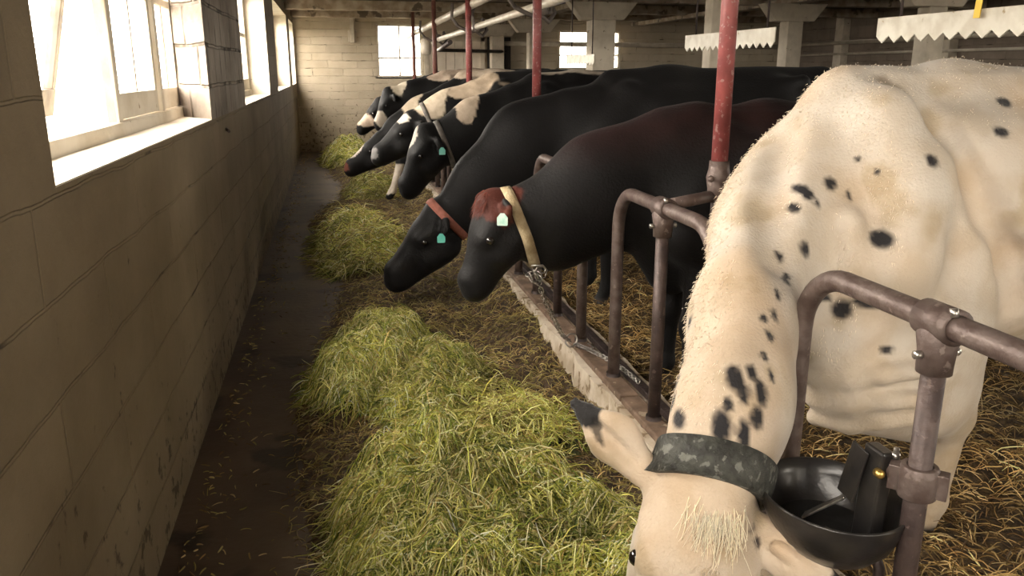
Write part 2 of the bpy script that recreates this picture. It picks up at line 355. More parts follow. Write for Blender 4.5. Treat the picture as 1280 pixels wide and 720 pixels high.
def flatwin(n, horiz, fixed, a, b, z0, z1):
    f = MB(); g = MB()
    def bx(m, p0, p1, q0, q1, t):
        if horiz: m.box(p0, p1, fixed-t/2, fixed+t/2, q0, q1)
        else: m.box(fixed-t/2, fixed+t/2, p0, p1, q0, q1)
    bx(f, a-.05, b+.05, z0-.03, z0+.04, .12); bx(f, a-.05, b+.05, z1-.04, z1+.04, .1); bx(f, a-.05, a+.04, z0, z1, .1); bx(f, b-.04, b+.05, z0, z1, .1)
    bx(f, (a+b)/2-.015, (a+b)/2+.015, z0, z1, .04); bx(f, a, b, z0+(z1-z0)*.35, z0+(z1-z0)*.35+.03, .04)
    fr = f.build('window_%d' % n, M['white_paint'], None, .004); fr['kind'] = 'structure'
    bx(g, a+.03, b-.03, z0+.03, z1-.03, .006); g.build('pane', M['glass'], fr)
for i, (x0, x1, z0, z1) in enumerate(FWIN): flatwin(6+i, True, YF+.06, x0, x1, z0, z1)
for i, (a, b) in enumerate(RWIN): flatwin(8+i, False, XR+.1, a, b, 1.25, 2.25)
for i, (a, b) in enumerate(BWIN): flatwin(10+i, True, YB-.1, a, b, 1.25, 2.25)

# end wall door board, right of the small window
d = thing('door_1', None, None, (2.35, YF-.06, 0)); d['kind'] = 'structure'
w = MB()
for i in range(6): w.box(1.86+i*.168, 1.86+(i+1)*.168-.008, YF-.05, YF-.01, .02, 2.02)
w.build('door_leaf', M['door'], d, .004)
w = MB(); w.box(1.78, 1.86, YF-.07, YF, 0, 2.1); w.box(2.86, 2.94, YF-.07, YF, 0, 2.1); w.box(1.78, 2.94, YF-.07, YF, 2.02, 2.1); w.build('door_frame', M['white_wood'], d)
w = MB(); w.box(3.0, 3.45, YF-.06, YF-.0, 1.45, 2.1); o = struct('trim_20', w, pm('dark_hatch', (.03,.022,.018), None, 4, .8, .1))

# ------------------------------------------------------------------ columns with corbels, far beams and pipes
def column(x, y, label, wd=.24, ztop=2.33):
    t = thing('column', label, 'column', (x, y, 0), 'whitewashed columns')
    w = MB(); w.box(x-wd/2, x+wd/2, y-wd/2, y+wd/2, 0, ztop-.22); w.build('shaft', M['white_wood'], t, .012)
    w = MB(); a, b = .28, .46
    for s in (0,):
        vs = [(x-a,y-.09,ztop-.22),(x+a,y-.09,ztop-.22),(x+a,y+.09,ztop-.22),(x-a,y+.09,ztop-.22),(x-b,y-.09,ztop),(x+b,y-.09,ztop),(x+b,y+.09,ztop),(x-b,y+.09,ztop)]
        w.add(vs, [(0,3,2,1),(4,5,6,7),(0,1,5,4),(1,2,6,5),(2,3,7,6),(3,0,4,7)])
    w.build('corbel', M['white_wood'], t, .01)
    return t
column(3.45, 10.45, 'widest white timber column, rising behind the all-black cow', .30)
column(3.45, 7.15, 'white column half hidden behind the nearest red post', .16)
column(3.45, 14.1, 'thin white column just left of the second red post', .2)
column(3.14, 15.75, 'farthest white column, between the end wall door and the second red post', .24)
column(6.0, 10.2, 'whitewashed column left of the large zigzag strip, behind the white cow neck', .22)
column(6.0, 7.55, 'whitewashed column rising behind the large zigzag strip', .2)
for i, x in enumerate((3.4, 6.0)):
    w = MB(); w.box(x-.1, x+.1, YB, YF, 2.2+.13, 2.33+.07); struct('trim_%d' % (30+i), w, M['beam'], bevel=.01)
w = MB(); w.tube([(9.3,2.0,1.98),(9.3,15.8,1.98)], .035); tag(w.build('water_pipe', M['white_wood']), 'upper pale pipe running along the right-hand back wall', 'pipe')
w = MB(); w.tube([(9.3,2.0,1.78),(9.3,15.8,1.78)], .022); tag(w.build('water_pipe', M['white_wood']), 'thinner lower pipe along the right-hand back wall', 'pipe')
w = MB(); w.tube([(3.3,15.8,1.98),(9.3,15.8,1.95)], .045); tag(w.build('water_pipe', M['white_wood']), 'pale pipe crossing the end wall above its right window', 'pipe')
w = MB(); w.box(9.05, 9.5, 3.0, 15.9, .0, 1.15); struct('trim_40', w, M['wall_dim'], bevel=.02)
for y in (5.2, 8.4, 11.4, 14.2):
    w = MB(); w.box(9.34, 9.5, y-.12, y+.12, 0, ZC+.05); struct('trim_%d' % (41+int(y)), w, M['white_wood'], bevel=.01)

# ------------------------------------------------------------------ curb, stanchions, posts
XC = 1.15
cb = thing('feed_curb', 'limewashed feed curb topped by a brown stained plank, below the hoops', 'curb', (XC, 6, 0))
w = MB()
n = 120; yy = np.linspace(.3, 15.9, n); 
for i in range(n-1):
    r = [ (1.075+.012*math.sin(yy[j]*9)+.008*math.sin(yy[j]*23), 1.30+.008*math.sin(yy[j]*17)) for j in (i, i+1)]
    vs = [(r[0][0]-.02,yy[i],-.02),(r[0][0],yy[i],.17),(r[0][1],yy[i],.17),(r[0][1],yy[i],-.02),(r[1][0]-.02,yy[i+1],-.02),(r[1][0],yy[i+1],.17),(r[1][1],yy[i+1],.17),(r[1][1],yy[i+1],-.02)]
    w.add(vs, [(0,1,5,4),(1,2,6,5),(2,3,7,6)])
w.build('curb_body', M['curb'], cb)
for a in np.arange(.35, 15.5, 2.6):
    w = MB(); w.box(1.10, 1.185, a, a+2.59, .171, .198); w.build('plank', M['plank'], cb, .006)
w = MB(); w.bar((1.235,.4,.185),(1.235,15.8,.185), .04, .03); w.build('rail', M['darkpipe'], cb, .004)

def arc(c, r, a0, a1, n=9):
    return [(c[0], c[1]+r*math.cos(math.radians(a0+(a1-a0)*i/n)), c[2]+r*math.sin(math.radians(a0+(a1-a0)*i/n))) for i in range(n+1)]
PR = .026
def hoop():
    """local origin at the centre post foot"""
    t = thing('stall_hoop', 'x', 'stall divider', (XC, 0, 0), 'tubular neck hoops along the curb')
    R_ = .16; ht = 1.02; yn, yf = -.44, .47
    p = [(XC, yf, .17), (XC, yf, .5)] + arc((XC, yf-R_, ht-R_), R_, 0, 90) + arc((XC, yn+R_, ht-R_), R_, 90, 180) + [(XC, yn, .5), (XC, yn, .17)]
    w = MB(); w.tube(p, PR); w.build('hoop_pipe', M['pipe'], t)
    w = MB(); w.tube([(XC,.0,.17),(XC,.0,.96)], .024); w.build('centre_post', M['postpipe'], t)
    w = MB(); w.lathe((XC,-.045,ht), [(.027,0),(.037,0),(.037,.09),(.027,.09)], 20, (0,1,0)); w.lathe((XC,0,.915), [(.025,0),(.034,0),(.036,.045),(.042,.08),(.03,.1)], 20)
    c = w.build('clamp', M['pipe'], t)
    w = MB(); w.lathe((XC-.05,.0,.955), [(.0,0),(.009,0),(.009,.016),(.006,.016),(.006,.09),(.009,.09),(.009,.1),(0,.1)], 8, (1,0,0)); w.build('bolt', M['steel'], c); w = MB(); w.lathe((XC-.012,-.047,ht+.024), [(0,0),(.008,0),(.008,.018),(0,.018)], 8, (0,.3,1)); w.build('bolt', M['steel'], c)
    for yy_ in (yn, 0, yf):
        w = MB(); w.lathe((XC,yy_,.165), [(.05,0),(.05,.012),(.033,.02),(.03,.05)], 16); w.build('foot_flange', M['darkpipe'], t)
    return t
H0 = hoop(); H0.location = (XC, 1.31, 0); H0['label'] = 'nearest pipe hoop, beside the drinking bowl and in front of the white cow'
hl = {2.71: 'second pipe hoop, standing between the white cow neck and the red-polled black cow',
      4.11: 'third pipe hoop, its top just showing over the neck of the red-polled cow',
      5.51: 'fourth pipe hoop, hidden between two black cows', 6.91: 'fifth pipe hoop between black cows',
      8.31: 'sixth pipe hoop along the curb', 9.71: 'seventh pipe hoop along the curb'}
for y, l in hl.items(): dup(H0, (XC, y, 0), l)

def redpost(y, label, mat, first):
    t = thing('support_post', label, 'post', (1.37, y, 0), 'painted posts from curb to ceiling')
    w = MB(); w.tube([(1.37,y,.02),(1.37,y,1.12)], .022); w.build('lower_pipe', M['darkpipe'], t)
    w = MB(); w.tube([(1.37,y,1.12),(1.37,y,2.42)], .030, 18); w.build('upper_pipe', mat, t)
    w = MB(); w.lathe((1.37,y,1.03), [(.024,0),(.036,.0),(.038,.05),(.045,.09),(.038,.12),(.036,.15),(.031,.15)], 20); w.lathe((1.325,y-.03,1.12), [(0,0),(.012,0),(.012,.02),(0,.02)], 6, (-.4,-1,0)); w.build('coupling', M['pipe'], t)
    w = MB(); w.tube([(1.37,y,1.055),(1.17,y-.05,1.035)], .022); w.build('link_pipe', M['pipe'], t)
    return t
redpost(2.74, 'thick red painted post standing beside the white cow neck', M['redpost'], 1)
redpost(5.5, 'second red post counting from the camera, rising behind the all-black cow', M['redpost'], 0)
redpost(8.3, 'third red post, rising over the cows with white shoulder patches', M['redpost'], 0)
redpost(11.05, 'fourth post, thin and brown, near the end wall', M['brownpost'], 0)
redpost(13.8, 'farthest thin post, in front of the end wall window', M['brownpost'], 0)

# milk line and vacuum line, hung from brackets
for (x, z, r, lab) in [(1.42, 2.14, .042, 'upper pale milk pipe running the length of the barn'), (1.62, 1.98, .034, 'lower pale vacuum pipe running beside the milk pipe')]:
    w = MB(); w.tube([(x, -1.5, z+.12), (x, 6, z+.0), (x, 15.7, z-.07)], r, 16); tag(w.build('milk_pipe', M['milkpipe']), lab, 'pipe')
w = MB(); w.tube([(1.5,10.5,1.83),(1.9,14.8,1.83),(3.3,15.7,1.83)], .03); tag(w.build('vacuum_pipe', M['darkpipe']), 'dark crossing pipe beyond the milk pipes', 'pipe')
def hosegroup(y, label):
    t = thing('hose_bracket', label, 'bracket', (1.5, y, 2.05), 'rubber hose brackets on the milk pipes')
    w = MB(); w.tube([(1.36,y,2.2),(1.35,y,2.05),(1.42,y,1.96),(1.55,y,1.9),(1.70,y,1.93),(1.70,y,2.02)], .018, 10); w.build('bracket', M['rubber'], t)
    w = MB(); w.tube([(1.62,y+.05,2.2),(1.58,y+.05,2.1),(1.62,y+.05,1.92),(1.7,y+.05,1.86),(1.76,y+.1,1.93),(1.72,y+.15,2.05)], .02, 10); w.build('hose', M['rubber'], t)
    w = MB(); w.lathe((1.62,y-.05,1.9), [(0,0),(.045,.01),(.05,.06),(.03,.1),(0,.11)], 16); w.build('valve', M['rubber'], t)
hosegroup(6.4, 'nearest grey hose bracket clamped on the milk pipes, left of the second red post')
hosegroup(9.3, 'middle grey hose bracket on the milk pipes')
hosegroup(12.6, 'farthest grey hose bracket on the milk pipes')
w = MB(); w.lathe((1.5,13.2,1.72), [(0,0),(.07,.01),(.085,.06),(.085,.2),(.06,.25),(0,.26)], 20)
tag(w.build('glass_jar', M['milkpipe']), 'small pale jar at the far end of the milk pipes', 'jar')

# zigzag strips above the cows
def zig(y0, y1, x, z, hgt, label):
    w = MB(); n = max(4, int((y1-y0)/.075)); vs = []; fs = []
    for i in range(2*n+1):
        y = y0+(y1-y0)*i/(2*n); zz = z if i % 2 == 0 else z-hgt*.38
        for dx in (0, .006): vs += [(x+dx, y, zz-hgt*.0-hgt*.5), (x+dx, y, z+hgt*.5)]
    for i in range(2*n):
        a = i*4; fs += [(a, a+4, a+5, a+1), (a+2, a+3, a+7, a+6), (a+1, a+5, a+7, a+3), (a, a+2, a+6, a+4)]
    w.add(vs, fs); t = thing('zigzag_strip', label, 'strip', (x, (y0+y1)/2, z), 'zigzag strips above the cows')
    w.build('strip', M['strip'], t)
    for yy_ in (y0+.12, y1-.12):
        w = MB(); w.tube([(x+.02, yy_, z+.02), (x+.02, yy_, 2.34)], .006, 8); w.build('hanger_rod', M['darkpipe'], t)
zig(2.2, 3.25, 2.32, 1.675, .075, 'large cream zigzag metal strip above the white cow back')
zig(4.1, 5.25, 2.32, 1.68, .075, 'cream zigzag strip crossing behind the nearest red post')
zig(7.2, 8.1, 2.32, 1.60, .07, 'small far zigzag strip in front of the right end wall window')
w = MB(); w.bar((2.30,2.66,1.68),(2.32,2.64,2.4), .03, .004, (1,0,0)); tag(w.build('yellow_strap', M['yellow']), 'yellow strap hanging down to the large zigzag strip', 'strap')


# ------------------------------------------------------------------ feed, hay and straw (uncountable)
def edge_x(y): return -.22 + .10*np.sin(y*1.3+.4) + .16*(fbm(y*1.1, y*0, 0, 3)-.5) + np.where(y > 9.5, .12, 0)
def feed_h(x, y):
    e = edge_x(y); s = np.clip((x-e)/.35, 0, 1); s = s*s*(3-2*s)
    near = np.clip((x-.75)/.35, 0, 1)
    h = -.012 + s*(.055 + .11*(fbm(x*4, y*4, 0, 21)-.45) + .05*(fbm(x*14, y*14, 0, 31)-.5)) + .085*near*np.clip((y-3.4)/1.2, 0, 1)
    return h
def bump2(x, y, cx, cy, rx, ry, h, rot=0, p=1.0):
    c, s_ = math.cos(rot), math.sin(rot); u = ((x-cx)*c+(y-cy)*s_)/rx; v = (-(x-cx)*s_+(y-cy)*c)/ry
    d = 1-u*u-v*v; return h*np.clip(d, 0, 1)**p
def lump(x, y, a, seed): return 1 + a*((fbm(x*5, y*5, 0, seed)-.5)*2 + (fbm(x*13, y*13, 0, seed+9)-.5)*.9)
def pileA(x, y):   # nearest heap
    h = np.maximum(bump2(x,y,.36,2.28,.44,.62,.23,.12,.6), bump2(x,y,.56,1.95,.36,.62,.17,0,.7)); return h*lump(x,y,.6,41)-.02
def pileB(x, y):   # second heap
    h = np.maximum(np.maximum(bump2(x,y,.15,3.88,.30,.56,.19,-.25,.55), bump2(x,y,.30,3.35,.22,.36,.09,.3,.8)), bump2(x,y,.40,3.72,.25,.38,.13,.2,.7)); return h*lump(x,y,.6,51)-.015
def pileC(x, y): return bump2(x,y,.64,3.15,.30,.60,.07,.2,.8)*lump(x,y,.9,61)-.02
def pileD(x, y): return np.maximum(bump2(x,y,.15,7.0,.36,1.35,.09,0,.7), bump2(x,y,.42,6.6,.25,.5,.08))*lump(x,y,.6,71)-.01
def pileE(x, y): return bump2(x,y,.22,14.1,.42,1.3,.30,0,.7)*lump(x,y,.35,81)-.01
def pileF(x, y): return bump2(x,y,.45,10.1,.35,.8,.14,0,.8)*lump(x,y,.5,91)-.01
def straw_h(x, y): return .03 + .07*(fbm(x*3, y*3, 0, 15)-.3) + .04*(fbm(x*12, y*12, 0, 16)-.5)
def grid(name, x0, x1, y0, y1, st, hf, mat, parent=None, keep=None, base=None):
    xs = np.arange(x0, x1+st, st); ys_ = np.arange(y0, y1+st, st); X, Y = np.meshgrid(xs, ys_, indexing='ij'); Z = hf(X, Y)
    nx, ny = X.shape; idx = np.arange(nx*ny).reshape(nx, ny)
    F = np.stack([idx[:-1,:-1], idx[1:,:-1], idx[1:,1:], idx[:-1,1:]], -1).reshape(-1, 4)
    if keep is not None:
        k = keep(X, Y); kk = (k[:-1,:-1] | k[1:,:-1] | k[1:,1:] | k[:-1,1:]).ravel(); F = F[kk]
    V = np.stack([X, Y, Z], -1).reshape(-1, 3); u, inv = np.unique(F, return_inverse=True)
    return np_mesh(name, V[u], inv.reshape(F.shape), mat, parent)
def blades(name, n, sample, hf, cols, L=(.08,.22), wd=(.0025,.005), off=(0,.03), arch=.03, wild=.12, parent=None, az=None, mat=None, kinkamp=.5):
    x, y = sample(n); n = len(x)
    a = RNG.uniform(0, 2*math.pi, n) if az is None else az(x, y, n)
    ln = RNG.uniform(L[0], L[1], n)*RNG.uniform(.5, 1, n); wdt = RNG.uniform(wd[0], wd[1], n); o_ = off[0] + (off[1]-off[0])*RNG.beta(1.2, 2.5, n)
    m_ = 5; ts = np.linspace(0, 1, m_); bend = RNG.normal(0, kinkamp, n); pit = RNG.normal(.05, .25, n); iswild = RNG.random(n) < wild; pit = np.where(iswild, RNG.uniform(.2, 1.1, n), pit)
    P = np.zeros((n, m_, 3)); cx = x.copy(); cy = y.copy(); arc_ = arch*RNG.uniform(.2, 1.5, n)
    seg = ln/(m_-1); tilt_ = RNG.normal(.0, .22, n)
    for i, t in enumerate(ts):
        if i:
            aa = a + bend*(t-.3); cx = cx + np.cos(aa)*seg; cy = cy + np.sin(aa)*seg
        P[:, i, 0] = cx; P[:, i, 1] = cy
        P[:, i, 2] = hf(cx, cy) + o_ + arc_*4*t*(1-t)*.6 + tilt_*(t-.5)*ln + np.where(iswild, np.sin(pit)*ln*t*(1-.35*t), 0)
    T = np.diff(P, axis=1, append=P[:, -1:] + (P[:, -1:]-P[:, -2:-1])); T /= np.linalg.norm(T, axis=2, keepdims=True)+1e-9
    ref = RNG.normal(0, 1, (n, 1, 3)); S = np.cross(T, ref); S /= np.linalg.norm(S, axis=2, keepdims=True)+1e-9
    N2 = np.cross(T, S); tap = np.array([.7, 1, 1, .85, .35])[None, :, None]*wdt[:, None, None]/2
    # triangular stalks: three sides
    ring = [P + S*tap, P + (-.5*S + .86*N2)*tap, P + (-.5*S - .86*N2)*tap]
    V = np.stack(ring, 2).reshape(-1, 3)
    base = (np.arange(n)*m_*3)[:, None, None]; i_ = (np.arange(m_-1)*3)[None, :, None]; k = np.arange(3)[None, None, :]; k2 = (k+1) % 3
    F = np.stack([base+i_+k, base+i_+k2, base+i_+3+k2, base+i_+3+k], -1).reshape(-1, 4)
    cols = np.array(cols); ci = RNG.integers(0, len(cols), n); c = cols[ci]*RNG.uniform(.8, 1.35, (n, 1))*(np.clip(.35+1.9*(fbm(x*5.5, y*5.5, 0, 131)-.12), .45, 1.5))[:, None]; C = np.repeat(np.clip(c, 0, .92), m_*3, 0)
    return np_mesh(name, V, F, mat or M['blade'], parent, 'tint', C, False)
GREEN = [(.56,.53,.13),(.72,.68,.24),(.42,.43,.09),(.80,.74,.36),(.24,.29,.05),(.60,.56,.20),(.11,.15,.03),(.85,.78,.48),(.30,.31,.06),(.50,.38,.15)]
DULL = [(.34,.29,.09),(.24,.16,.06),(.42,.35,.13),(.17,.11,.04),(.26,.21,.065),(.46,.35,.17),(.12,.075,.03)]
GOLD = [(.46,.32,.13),(.34,.22,.085),(.62,.48,.24),(.20,.115,.04),(.46,.33,.13),(.12,.07,.028),(.16,.10,.03)]

fb = thing('feed_bed', 'brown trampled chaff bed spread on the alley under the cow heads', 'feed', (.4, 6, 0)); fb['kind'] = 'stuff'
grid('chaff_base', -.42, 1.09, .6, 15.95, .02, feed_h, M['feed'], fb, keep=lambda x, y: feed_h(x, y) > -.03)
def s_feed(n):
    y = .7 + 15.0*RNG.random(n)**1.7; x = RNG.uniform(-.25, 1.1, n); k = RNG.random(n) < np.clip((x-edge_x(y))/.25+.12, 0, 1); return x[k], y[k]
blades('chaff', 42000, s_feed, feed_h, DULL, (.03,.11), (.002,.0045), (0,.012), .012, .1, fb)
def s_flakes(n):
    y = .7 + 15.0*RNG.random(n)**1.5; x = -.545+np.abs(RNG.normal(0, .09, n)); return x, y
blades('wall_foot_chaff', 900, s_flakes, lambda x, y: x*0+.003, DULL, (.015,.05), (.003,.007), (0,.006), .004, .05, fb)

def pile(name, label, f, bx, dens, n, cols, L, wd, off, cat='hay', **kw):
    hf = lambda x, y: np.maximum(f(x, y)+np.maximum(feed_h(x, y), 0), feed_h(x, y)-.005)
    t = thing(name, label, cat, ((bx[0]+bx[1])/2, (bx[2]+bx[3])/2, 0)); t['kind'] = 'stuff'
    grid('hay_core', *bx, .015, hf, M['haybase'], t, keep=lambda x, y: f(x, y) > .002)
    def smp(n):
        x = RNG.uniform(bx[0], bx[1], n*3); y = RNG.uniform(bx[2], bx[3], n*3); k = f(x, y) > RNG.uniform(-.002, .05, len(x)); return x[k][:n], y[k][:n]
    blades('hay_stalks', n, smp, hf, cols, L, wd, off, parent=t, **kw)
    return t
pile('hay_heap', 'bright green-yellow hay heap nearest the camera, left of the white cow head', pileA, (-.2,1.0,1.3,3.15), 1, 27000, GREEN, (.05,.18), (.0022,.0046), (0,.05), arch=.035, wild=.2, kinkamp=.9)
pile('hay_heap', 'second hay heap, just beyond the nearest one and beside the dark alley strip', pileB, (-.35,.75,3.0,4.85), 1, 20000, GREEN, (.05,.17), (.0026,.005), (0,.045), arch=.035, wild=.2, kinkamp=.9)
pile('hay_heap', 'thin loose layer of hay beside the limewashed curb', pileC, (.2,1.05,2.5,4.1), 1, 5500, GREEN[:6]+DULL[:4], (.06,.18), (.0025,.0045), (0,.035), arch=.03, wild=.12)
pile('hay_heap', 'pale hay scattered in front of the all-black cow farther down the alley', pileD, (-.3,.75,5.9,8.5), 1, 11000, GREEN+DULL[:3], (.08,.26), (.004,.008), (0,.04), arch=.04, wild=.2)
pile('hay_heap', 'rounded green hay heap at the end wall', pileE, (-.25,.7,12.7,15.5), 1, 7000, GREEN, (.08,.25), (.007,.013), (0,.03), arch=.03, wild=.08)
pile('hay_heap', 'small hay heap under the distant white foreleg', pileF, (.05,.85,9.2,11.0), 1, 4500, GREEN+DULL[:3], (.08,.22), (.005,.01), (0,.03), arch=.03, wild=.12)

sb = thing('straw_bedding', 'golden straw bedding strewn over the stall floor right of the curb', 'straw', (3, 5, 0)); sb['kind'] = 'stuff'
grid('straw_base', 1.29, 6.5, .3, 15.9, .04, straw_h, M['strawbase'], sb)
def s_straw(n):
    y = .5 + 8*RNG.random(n)**1.6; x = 1.3 + 4*RNG.random(n)**1.2; return x, y
blades('straw_stalks', 42000, s_straw, straw_h, GOLD, (.05,.17), (.003,.0055), (0,.03), .02, .1, sb)

# ------------------------------------------------------------------ implicit surfaces -> mesh
class Sdf:
    def __init__(s, lo, hi, h):
        s.lo = V3(*lo); s.h = h; n = np.ceil((V3(*hi)-s.lo)/h).astype(int)+1; s.n = n; s.V = np.full(n, 1.0, np.float32)
        s.ax = [s.lo[i] + h*np.arange(n[i]) for i in range(3)]
    def _win(s, lo, hi):
        a = np.maximum(np.floor((lo-s.lo)/s.h).astype(int), 0); b = np.minimum(np.ceil((hi-s.lo)/s.h).astype(int)+1, s.n)
        return a, b
    def cap(s, a, b, ra, rb, k=.05, n=None, sq=1.0, sub=False):
        """rounded cone a->b; n, sq: squashed along n by sq"""
        a = V3(*a); b = V3(*b); R = max(ra, rb)*max(1, sq) + k + 2*s.h
        i0, i1 = s._win(np.minimum(a, b)-R, np.maximum(a, b)+R)
        if np.any(i1 <= i0): return
        X, Y, Z = np.meshgrid(s.ax[0][i0[0]:i1[0]], s.ax[1][i0[1]:i1[1]], s.ax[2][i0[2]:i1[2]], indexing='ij', sparse=True)
        px, py, pz = X-a[0], Y-a[1], Z-a[2]; ba = b-a
        if n is not None:
            n = V3(*n); n /= np.linalg.norm(n); q = (1/sq-1); dn = (px*n[0]+py*n[1]+pz*n[2])*q; px = px+dn*n[0]; py = py+dn*n[1]; pz = pz+dn*n[2]; ba = ba + n*np.dot(ba, n)*q
        l2 = max(np.dot(ba, ba), 1e-9); t = np.clip((px*ba[0]+py*ba[1]+pz*ba[2])/l2, 0, 1)
        d = np.sqrt((px-t*ba[0])**2+(py-t*ba[1])**2+(pz-t*ba[2])**2) - (ra+t*(rb-ra))
        if sq < 1: d = d*(.5+.5*sq)
        v = s.V[i0[0]:i1[0], i0[1]:i1[1], i0[2]:i1[2]]
        if sub: d = -d; h = np.clip(.5-.5*(v-d)/k, 0, 1); v[:] = v*(1-h)+d*h + k*h*(1-h)
        else: h = np.clip(.5+.5*(v-d)/k, 0, 1); v[:] = v*(1-h)+d*h - k*h*(1-h)
    def chain(s, pts, rs, k=.05, n=None, sq=1.0):
        for i in range(len(pts)-1): s.cap(pts[i], pts[i+1], rs[i], rs[i+1], k, n, sq)
    def mesh(s):
        V = s.V; ins = V < 0; h = s.h
        nx, ny, nz = V.shape
        c = ins.astype(np.int8); sm = sum(c[i:nx-1+i, j:ny-1+j, k:nz-1+k] for i in (0,1) for j in (0,1) for k in (0,1))
        act = (sm > 0) & (sm < 8); ids = np.full(act.shape, -1, np.int64); I = np.argwhere(act); ids[act] = np.arange(len(I))
        acc = np.zeros((len(I), 3)); cnt = np.zeros(len(I))
        cor = [(i,j,k) for i in (0,1) for j in (0,1) for k in (0,1)]
        for p in cor:
            for ax in range(3):
                if p[ax]: continue
                q = list(p); q[ax] = 1
                v0 = V[I[:,0]+p[0], I[:,1]+p[1], I[:,2]+p[2]].astype(float); v1 = V[I[:,0]+q[0], I[:,1]+q[1], I[:,2]+q[2]].astype(float)
                m = (v0 < 0) != (v1 < 0); t = np.where(m, v0/np.where(m, v0-v1, 1), 0); pt = np.array(p, float)[None].repeat(len(I), 0); pt[:, ax] = t
                acc[m] += pt[m]; cnt[m] += 1
        P = (I + acc/cnt[:, None])*h + s.lo
        F = []
        for ax in range(3):
            o1, o2 = (ax+1) % 3, (ax+2) % 3
            sl0 = [slice(None)]*3; sl1 = [slice(None)]*3; sl0[ax] = slice(0, -1); sl1[ax] = slice(1, None)
            ch = ins[tuple(sl0)] != ins[tuple(sl1)]; E = np.argwhere(ch); E = E[(E[:, o1] > 0) & (E[:, o2] > 0) & (E[:, o1] < V.shape[o1]-1) & (E[:, o2] < V.shape[o2]-1)]
            def g(d1, d2):
                e = E.copy(); e[:, o1] -= d1; e[:, o2] -= d2; return ids[e[:,0], e[:,1], e[:,2]]
            q = np.stack([g(1,1), g(0,1), g(0,0), g(1,0)], 1); st = ins[E[:,0], E[:,1], E[:,2]]
            q = np.where(st[:, None], q, q[:, ::-1]); F.append(q[(q >= 0).all(1)])
        return P, np.concatenate(F)
def unit(v): v = V3(*v); return v/np.linalg.norm(v)
def ns3(P, s, seed, o=3): return fbm(P[:,0]*s, P[:,1]*s, P[:,2]*s, seed, o)
def patch(P, c, r, seed=1, amp=.5, s=9, soft=.07):
    """1 inside a warped ellipsoid"""
    d = np.sqrt((((P-V3(*c))/V3(*r))**2).sum(1)) + amp*(ns3(P, s, seed)-.5)*2
    return np.clip((1.02-d)/soft+(.5 if soft > .1 else 0), 0, 1)
def mixc(C, w, col): return C*(1-w[:, None]) + V3(*col)*w[:, None]
BLACK = (.0055,.0048,.005); WHITE = (.55,.485,.41); REDB = (.085,.022,.012); PINK = (.45,.26,.2)

